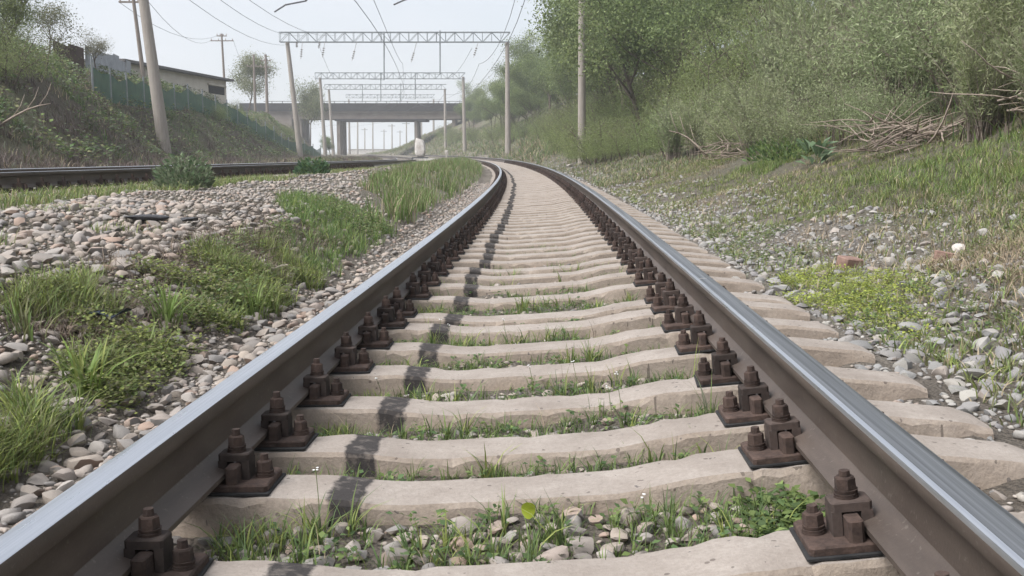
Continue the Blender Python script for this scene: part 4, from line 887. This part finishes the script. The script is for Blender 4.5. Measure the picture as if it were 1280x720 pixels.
# telegraph poles and their wires on the left crest
def tele(dist, top, foot, arms, label, r=.13):
    f_ = at(*foot, dist); t_ = at(*top, dist); f_.z = min(f_.z, ground_z(f_)[0]+.2)-.6; o = empty('telegraph_pole', f_)
    MB().tube([Vector(), to(t_, f_)], [r, r*.65], 8).build('post', M['timber_post'], o, True, 40); ends = []
    for (py, half) in arms:
        c = f_.lerp(t_, (at(top[0], py, dist).z-f_.z)/(t_.z-f_.z)); a, b = c-Vector((half, .05, 0)), c+Vector((half, .05, 0)); MB().tube([to(a, f_), to(b, f_)], .06, 4).build('crossarm', M['timber_post'], o)
        for k in range(4): q = a.lerp(b, (k+.15)/3.3); MB().cyl(q.x-f_.x, q.y-f_.y, q.z-f_.z+.03, q.z-f_.z+.2, .05, .035, 6).build('insulator', M['porcelain'], o)
        ends.append((a, b))
    tag(o, label, 'pole', 'telegraph poles on the left crest'); return ends
eA = tele(56, (166, -6), (181, 92), [(2.5, .75)], 'tall telegraph pole behind the leaning concrete mast')
eB = tele(100, (277, 42), (282, 124), [(45, .45), (51, 1.05)], 'thin telegraph pole with two crossarms right of the low building')
eC = tele(108, (317, 68), (319, 134), [(83, .7)], 'left one of two distant thin poles above the bridge approach', .15)
eD = tele(112, (332, 68), (334, 134), [(76, .5), (84, .5)], 'right one of two distant thin poles above the bridge approach', .18)
def sagw(a, b, sag): return [a.lerp(b, t)-Vector((0, 0, sag*4*t*(1-t))) for t in np.linspace(0, 1, 9)]
for k, (a, b, lab) in enumerate([(eA[0][1], eB[1][0], 'outer'), (eA[0][0], eB[0][0], 'inner')]): wire('telegraph_wire', sagw(a, b, .9), .012, f'{lab} telegraph wire sagging between the tall pole and the two-armed pole')
wire('telegraph_wire', sagw(eB[1][1], eC[0][0], .5), .012, 'telegraph wire from the two-armed pole to the distant poles')
wire('telegraph_wire', [at(560, -30, 30), at(420, 20, 60), at(330, 45, 92), at(262, 24, 120)][0:0] or sagw(at(205, -25, 45), at(362, 56, 92), .8), .012, 'thin wire running from the upper left down to the gantry head')
for k, (a, b, lab) in enumerate([((250, -20, 45), (380, 44, 92), 'left one of two'), ((285, -20, 45), (420, 44, 92), 'right one of two'), ]): wire('overhead_wire', sagw(at(*a), at(*b), .7), .012, f'{lab} thin wires sloping down to the gantry beam')
wire('overhead_wire', sagw(at(400, 60, 92), at(420, 100, 138), .5), .014, 'thin wire between the two nearer gantry beams at left'); wire('overhead_wire', sagw(at(590, 60, 92), at(560, 98, 138), .5), .014, 'thin wire between the two nearer gantry beams at right')
# low building on the left crest
o = empty('low_building', at(225, 118, 66)); bo = o.location.copy(); ang = math.atan2(at(283, 100, 74).y-at(150, 82, 58).y, at(283, 100, 74).x-at(150, 82, 58).x)
o.rotation_euler = (0, 0, ang); Lh = (at(283, 100, 74)-at(150, 82, 58)).length/2; top = at(225, 91, 66).z-bo.z
MB().box(-Lh, Lh, 0, 5, -2.5, top).build('wall', M['plaster'], o)
mb = MB(); mb.box(-Lh-.3, Lh+.35, -.45, 5.4, top+.002, top+.14); mb.build('roof', M['roof_dark'], o)
w_ = MB().box(Lh-3.3, Lh-.4, -.02, .05, top-.95, top-.45).build('opening', M['dark_void'], o)
MB().box(Lh-3.5, Lh-.2, -.12, .02, top-.42, top-.34).build('lintel', M['plaster'], o); MB().box(-Lh+.4, -Lh+1.4, -.015, .05, top-.9, top-.4).build('window', M['dark_void'], o)
tag(o, 'long low plastered building with dark flat roof on the left crest', 'building')
# sheet fences on the crest
def sheets(name, a, b, n_, h, mat, label, seed):
    r = random.Random(seed); a.z = ground_z(a)[0]; b.z = ground_z(b)[0]; o = empty(name, a); d = b-a
    for k in range(n_):
        p, q = d*(k/n_), d*((k+.97)/n_); hh = h*r.uniform(.85, 1.1); e = Vector((0, .03*(k % 2), 0)); mb = MB(); t = Vector((0, .025, 0))
        z0 = Vector((0, 0, -.6)); lean = Vector((r.uniform(-.05, .05), 0, hh)); lean2 = Vector((r.uniform(-.05, .05), 0, hh*r.uniform(.93, 1.05)))
        vs = [p+z0+e, q+z0+e, q+lean2+e, p+lean+e]; vs += [x+t for x in vs]; mb.add(vs, [(0,1,2,3),(7,6,5,4),(0,4,5,1),(1,5,6,2),(2,6,7,3),(3,7,4,0)]); mb.build('sheet', M[mat], o)
    return tag(o, label, 'fence')
sheets('sheet_fence', at(66, 74, 42), at(105, 80, 43), 2, 1.0, 'rusty_sheet', 'short fence of dark rusty sheets on the left crest', 1)
sheets('sheet_fence', at(106, 82, 46), at(164, 88, 56), 7, .95, 'slate_sheet', 'fence of upright pale grey sheets on the left crest', 2)
# green netting fence running along the left slope
o = None; pts = []
FP = [(118, 39), (160, 43.5), (200, 49), (236, 56), (270, 62), (297, 68.5), (320, 75), (342, 82), (360, 90), (380, 100), (400, 112)]
for (px, d) in FP:
    p = at(px, 150, d); p.z = ground_z(p)[0]
    if pts: m_ = pts[-1].lerp(p, .5); m_.z = ground_z(m_)[0]; pts.append(m_)
    pts.append(p)
o = empty('netting_fence', pts[0]); 
for i, p in enumerate(pts):
    MB().tube([to(p, pts[0])-Vector((0, 0, .3)), to(p, pts[0])+Vector((0, 0, 1.3))], .04, 5).build('post', M['galvanised'], o)
    if i+1 < len(pts):
        q = pts[i+1]; hh = [Vector((0, 0, 1.05+rnd.uniform(-.15, .1))) for _ in range(2)]; mid = p.lerp(q, .5); ms = Vector((0, 0, .88)); mid.z = ground_z(mid)[0]
        mb = MB(); a = [to(p, pts[0]), to(mid, pts[0]), to(q, pts[0])]; b = [a[0]+hh[0], a[1]+ms, a[2]+hh[1]]; mb.add(a+b, [(0,1,4,3),(1,2,5,4)]); mb.build('netting', M['netting'], o)
tag(o, 'dark green netting fence along the left slope', 'fence')
# road bridge
BD = 192.
def bp(px, py, dd=0): return at(px, py, BD+dd)
bo = bp(455, 192); bo.z = 0; o = empty('road_bridge', bo, YAW)
def bx(px0, px1, y0, y1, d0, d1, name, mat, parent=None):
    a, b = at(px0, y0, BD), at(px1, y1, BD); c, sn = math.cos(YAW), math.sin(YAW)
    x0 = (a.x-bo.x)*c+(a.y-bo.y)*sn; x1 = (b.x-bo.x)*c+(b.y-bo.y)*sn
    return MB().box(min(x0, x1), max(x0, x1), d0, d1, min(a.z, b.z), max(a.z, b.z)).build(name, M[mat], parent or o)
bx(300, 640, 141.02, 139, -.1, 9, 'deck', 'bridge_concrete'); bx(300, 640, 138.98, 129, -.3, -.05, 'parapet', 'bridge_dark'); bx(300, 640, 138.98, 130, 8.9, 9.1, 'parapet', 'bridge_dark')
for k in range(5): bx(340, 576, 148.5, 141.04, .3+1.9*k, .9+1.9*k, 'girder', 'bridge_concrete')
bx(418, 532, 151, 148.52, .2, 9.0, 'shaded_underside', 'bridge_dark')  # underside of the deck: its shade is put into this slab's dark colour
for px in (420.5, 517.5):
    for k in range(3): bx(px+.5, px+3.6, 200, 151.02, .6+3.4*k, 1.4+3.4*k, 'pier', 'bridge_concrete')
for px in (372, 565):
    for k in range(3): bx(px, px+4, 196, 148.52, .6+3.4*k, 1.4+3.4*k, 'pier', 'bridge_concrete')
bx(320, 364, 190, 141.06, .2, 8.8, 'abutment', 'bridge_concrete')
for k, px in enumerate(range(340, 600, 13)): bx(px, px+.6, 129, 126.6, -.25, -.15, 'railing_post', 'bridge_dark')
bx(330, 600, 127.0, 126.4, -.24, -.16, 'handrail', 'bridge_dark')
tag(o, 'concrete road bridge crossing over the tracks', 'bridge')
# white painted block on a dark plinth between the tracks
p = at(525, 192, 96); p.z = ground_z(p)[0]; h = at(525, 172, 96).z-p.z; o = empty('painted_block', p); v, f = SH[3][2]; w = v.copy(); w = np.sign(w)*np.abs(w)**.6; w /= np.abs(w).max(0)
w = w*np.array([.52, .4, (h-.35)/2])+np.array([0, 0, .35+(h-.35)/2]); inst('block', big_mesh('block', w, [f], M['white_paint'], None, True), o); MB().box(-.7, .7, -.5, .5, -.3, .36, ch=.06).build('plinth', M['dark_stone'], o)
tag(o, 'white painted stone block on a dark plinth between the tracks', 'block')
p = at(530, 197.5, 84); p.z = ground_z(p)[0]; tag(MB().box(-.8, .8, -.3, .3, .1, .28, ch=.03).build('white_slab', M['white_paint'], None, loc=p), 'flat white slab lying in front of the painted block', 'slab')
p = at(558, 191, 118); p.z = ground_z(p)[0]; mb = MB(); mb.box(-.07, .07, -.07, .07, -.2, .5); o = mb.build('marker_post', M['white_paint'], None, loc=p); MB().box(-.16, .16, -.1, .1, .5, .95, ch=.04).build('head', M['white_paint'], o); tag(o, 'small white marker post at the foot of the gantry masts', 'marker')
# distant posts beyond the bridge
for k, (px, y0, d) in enumerate([(466, 150, 290), (490, 155, 300), (508, 152, 280), (456, 160, 340), (480, 162, 350), (500, 163, 360)]):
    f_, t_ = at(px, 193, d), at(px, y0, d); f_.z = -1.4; mb = MB(); mb.tube([Vector(), to(t_, f_)], [.22, .15], 6); o = mb.build('distant_post', M['post_concrete'], None, loc=f_); MB().box(-1.0, 1.0, -.05, .05, t_.z-f_.z-.6, t_.z-f_.z-.45).build('crossarm', M['galvanised'], o)
    tag(o, f'faint grey post far beyond the bridge opening, {ORD[k]} of several', 'pole', 'faint posts beyond the bridge')
p = at(472, 191, 330); p.z = -1.5; o = MB().box(-9, 7, 0, 1, 0, 2.6).build('pale_wall', M['white_paint'], None, loc=p); MB().box(-9.1, 7.1, -.1, 1.1, 2.61, 2.8).build('coping', M['bridge_concrete'], o); tag(o, 'pale low wall in the haze under the bridge', 'wall')
# ------------------------------------------------------------------ small litter
def lump(name, u, s, size, flat_, mat, label, cat, i=3, dz=0.):
    v, f = SH[3][i]; w = v*np.array([1, .8, flat_])*size; p = GW(np.float64(u), np.float64(s), dz); return tag(inst(name, big_mesh(name, w, [f], M[mat], None, True), None, p, (0, 0, rnd.uniform(0, 3))), label, cat)
def brickbit(u, s, rz, sx, label):
    mb = MB(); mb.box(-.06*sx, .06*sx, -.055, .055, -.03, .05, ch=.012); return tag(mb.build('broken_brick', M['red_brick'], None, False, loc=GW(np.float64(u), np.float64(s), .02), rot=(.15, .1, rz)), label, 'brick')
brickbit(2.04, 6.9, .4, 1.2, 'broken red brick lying on the verge above the yellow-green patch'); brickbit(2.45, 6.4, 1.2, .8, 'small broken red brick beside the pale stone on the verge'); 
lump('black_scrap', -2.68, 7.35, .16, .35, 'black_plastic', 'flat black scrap lying on the stone mound', 'litter', 5, .04); lump('black_scrap', -2.5, 7.7, .1, .4, 'black_plastic', 'smaller black scrap right of the flat one on the mound', 'litter', 6, .04)
def rag(name, u, s, mat, label):
    r = random.Random(5); mb = MB(); n_ = 7; vs = [(.22*(i/6-.5)+r.uniform(-.01, .01), .06*(j/2-.5)+.03*math.sin(i*1.3), .03+.02*math.sin(i*2.1+j)+r.uniform(0, .015)) for i in range(n_) for j in range(3)]
    fs = [(i*3+j, (i+1)*3+j, (i+1)*3+j+1, i*3+j+1) for i in range(n_-1) for j in range(2)]; mb.add(vs+[(x, y, z-.004) for x, y, z in vs], fs+[tuple(q+21 for q in f[::-1]) for f in fs]); return tag(mb.build(name, M[mat], None, True, loc=GW(np.float64(u), np.float64(s), .02), rot=(0, 0, -.4)), label, 'litter')
rag('blue_strap', -1.75, 4.35, 'blue_plastic', 'crumpled dark blue plastic strip on the left bank')
lump('pale_stone', 2.62, 6.6, .075, .9, 'white_paint', 'pale round stone on the verge near the small red brick', 'stone', 1, .03); lump('pale_stone', 2.1, 44, .28, .6, 'white_paint', 'white stone beside the far bend of the right rail', 'stone', 4, .1)
lump('pale_stone', 2.3, 4.35, .09, .45, 'white_paint', 'flat pale stone among the grey ballast at the right', 'stone', 7, .02)
# weld seam across the right rail head
u, v_ = rail_frame(1)(0, .0004); rr = [ob for ob in COL.objects if ob.name.startswith('steel_rail.001')][0]; X, Y, t = frame(4.62)
q = Vector((X+(u*math.cos(CANT)-v_*math.sin(CANT))*math.cos(t), Y+(u*math.cos(CANT)-v_*math.sin(CANT))*math.sin(t), u*math.sin(CANT)+v_*math.cos(CANT)))
MB().box(-.024, .024, -.0025, .0025, -.001, .0006).build('weld_seam', M['pale_mark'], rr, False, loc=q-rr.location, rot=(0, -CANT+TILT, float(t)+.3))
# ------------------------------------------------------------------ spring haze
HZ = N('haze_air'); HZ.t.nodes.remove(HZ.b); pv = HZ.n('VolumePrincipled'); pv.inputs['Color'].default_value = (.93, .96, 1, 1); pv.inputs['Density'].default_value = .0011; pv.inputs['Anisotropy'].default_value = .2
HZ.l(pv.outputs[0], HZ.t.nodes['Material Output'].inputs['Volume'])
tag(MB().box(-3600, 3600, -3600, 3700, -2.8, 32).build('haze', HZ.m), 'thin pale spring haze over the whole scene', 'haze', kind='stuff')
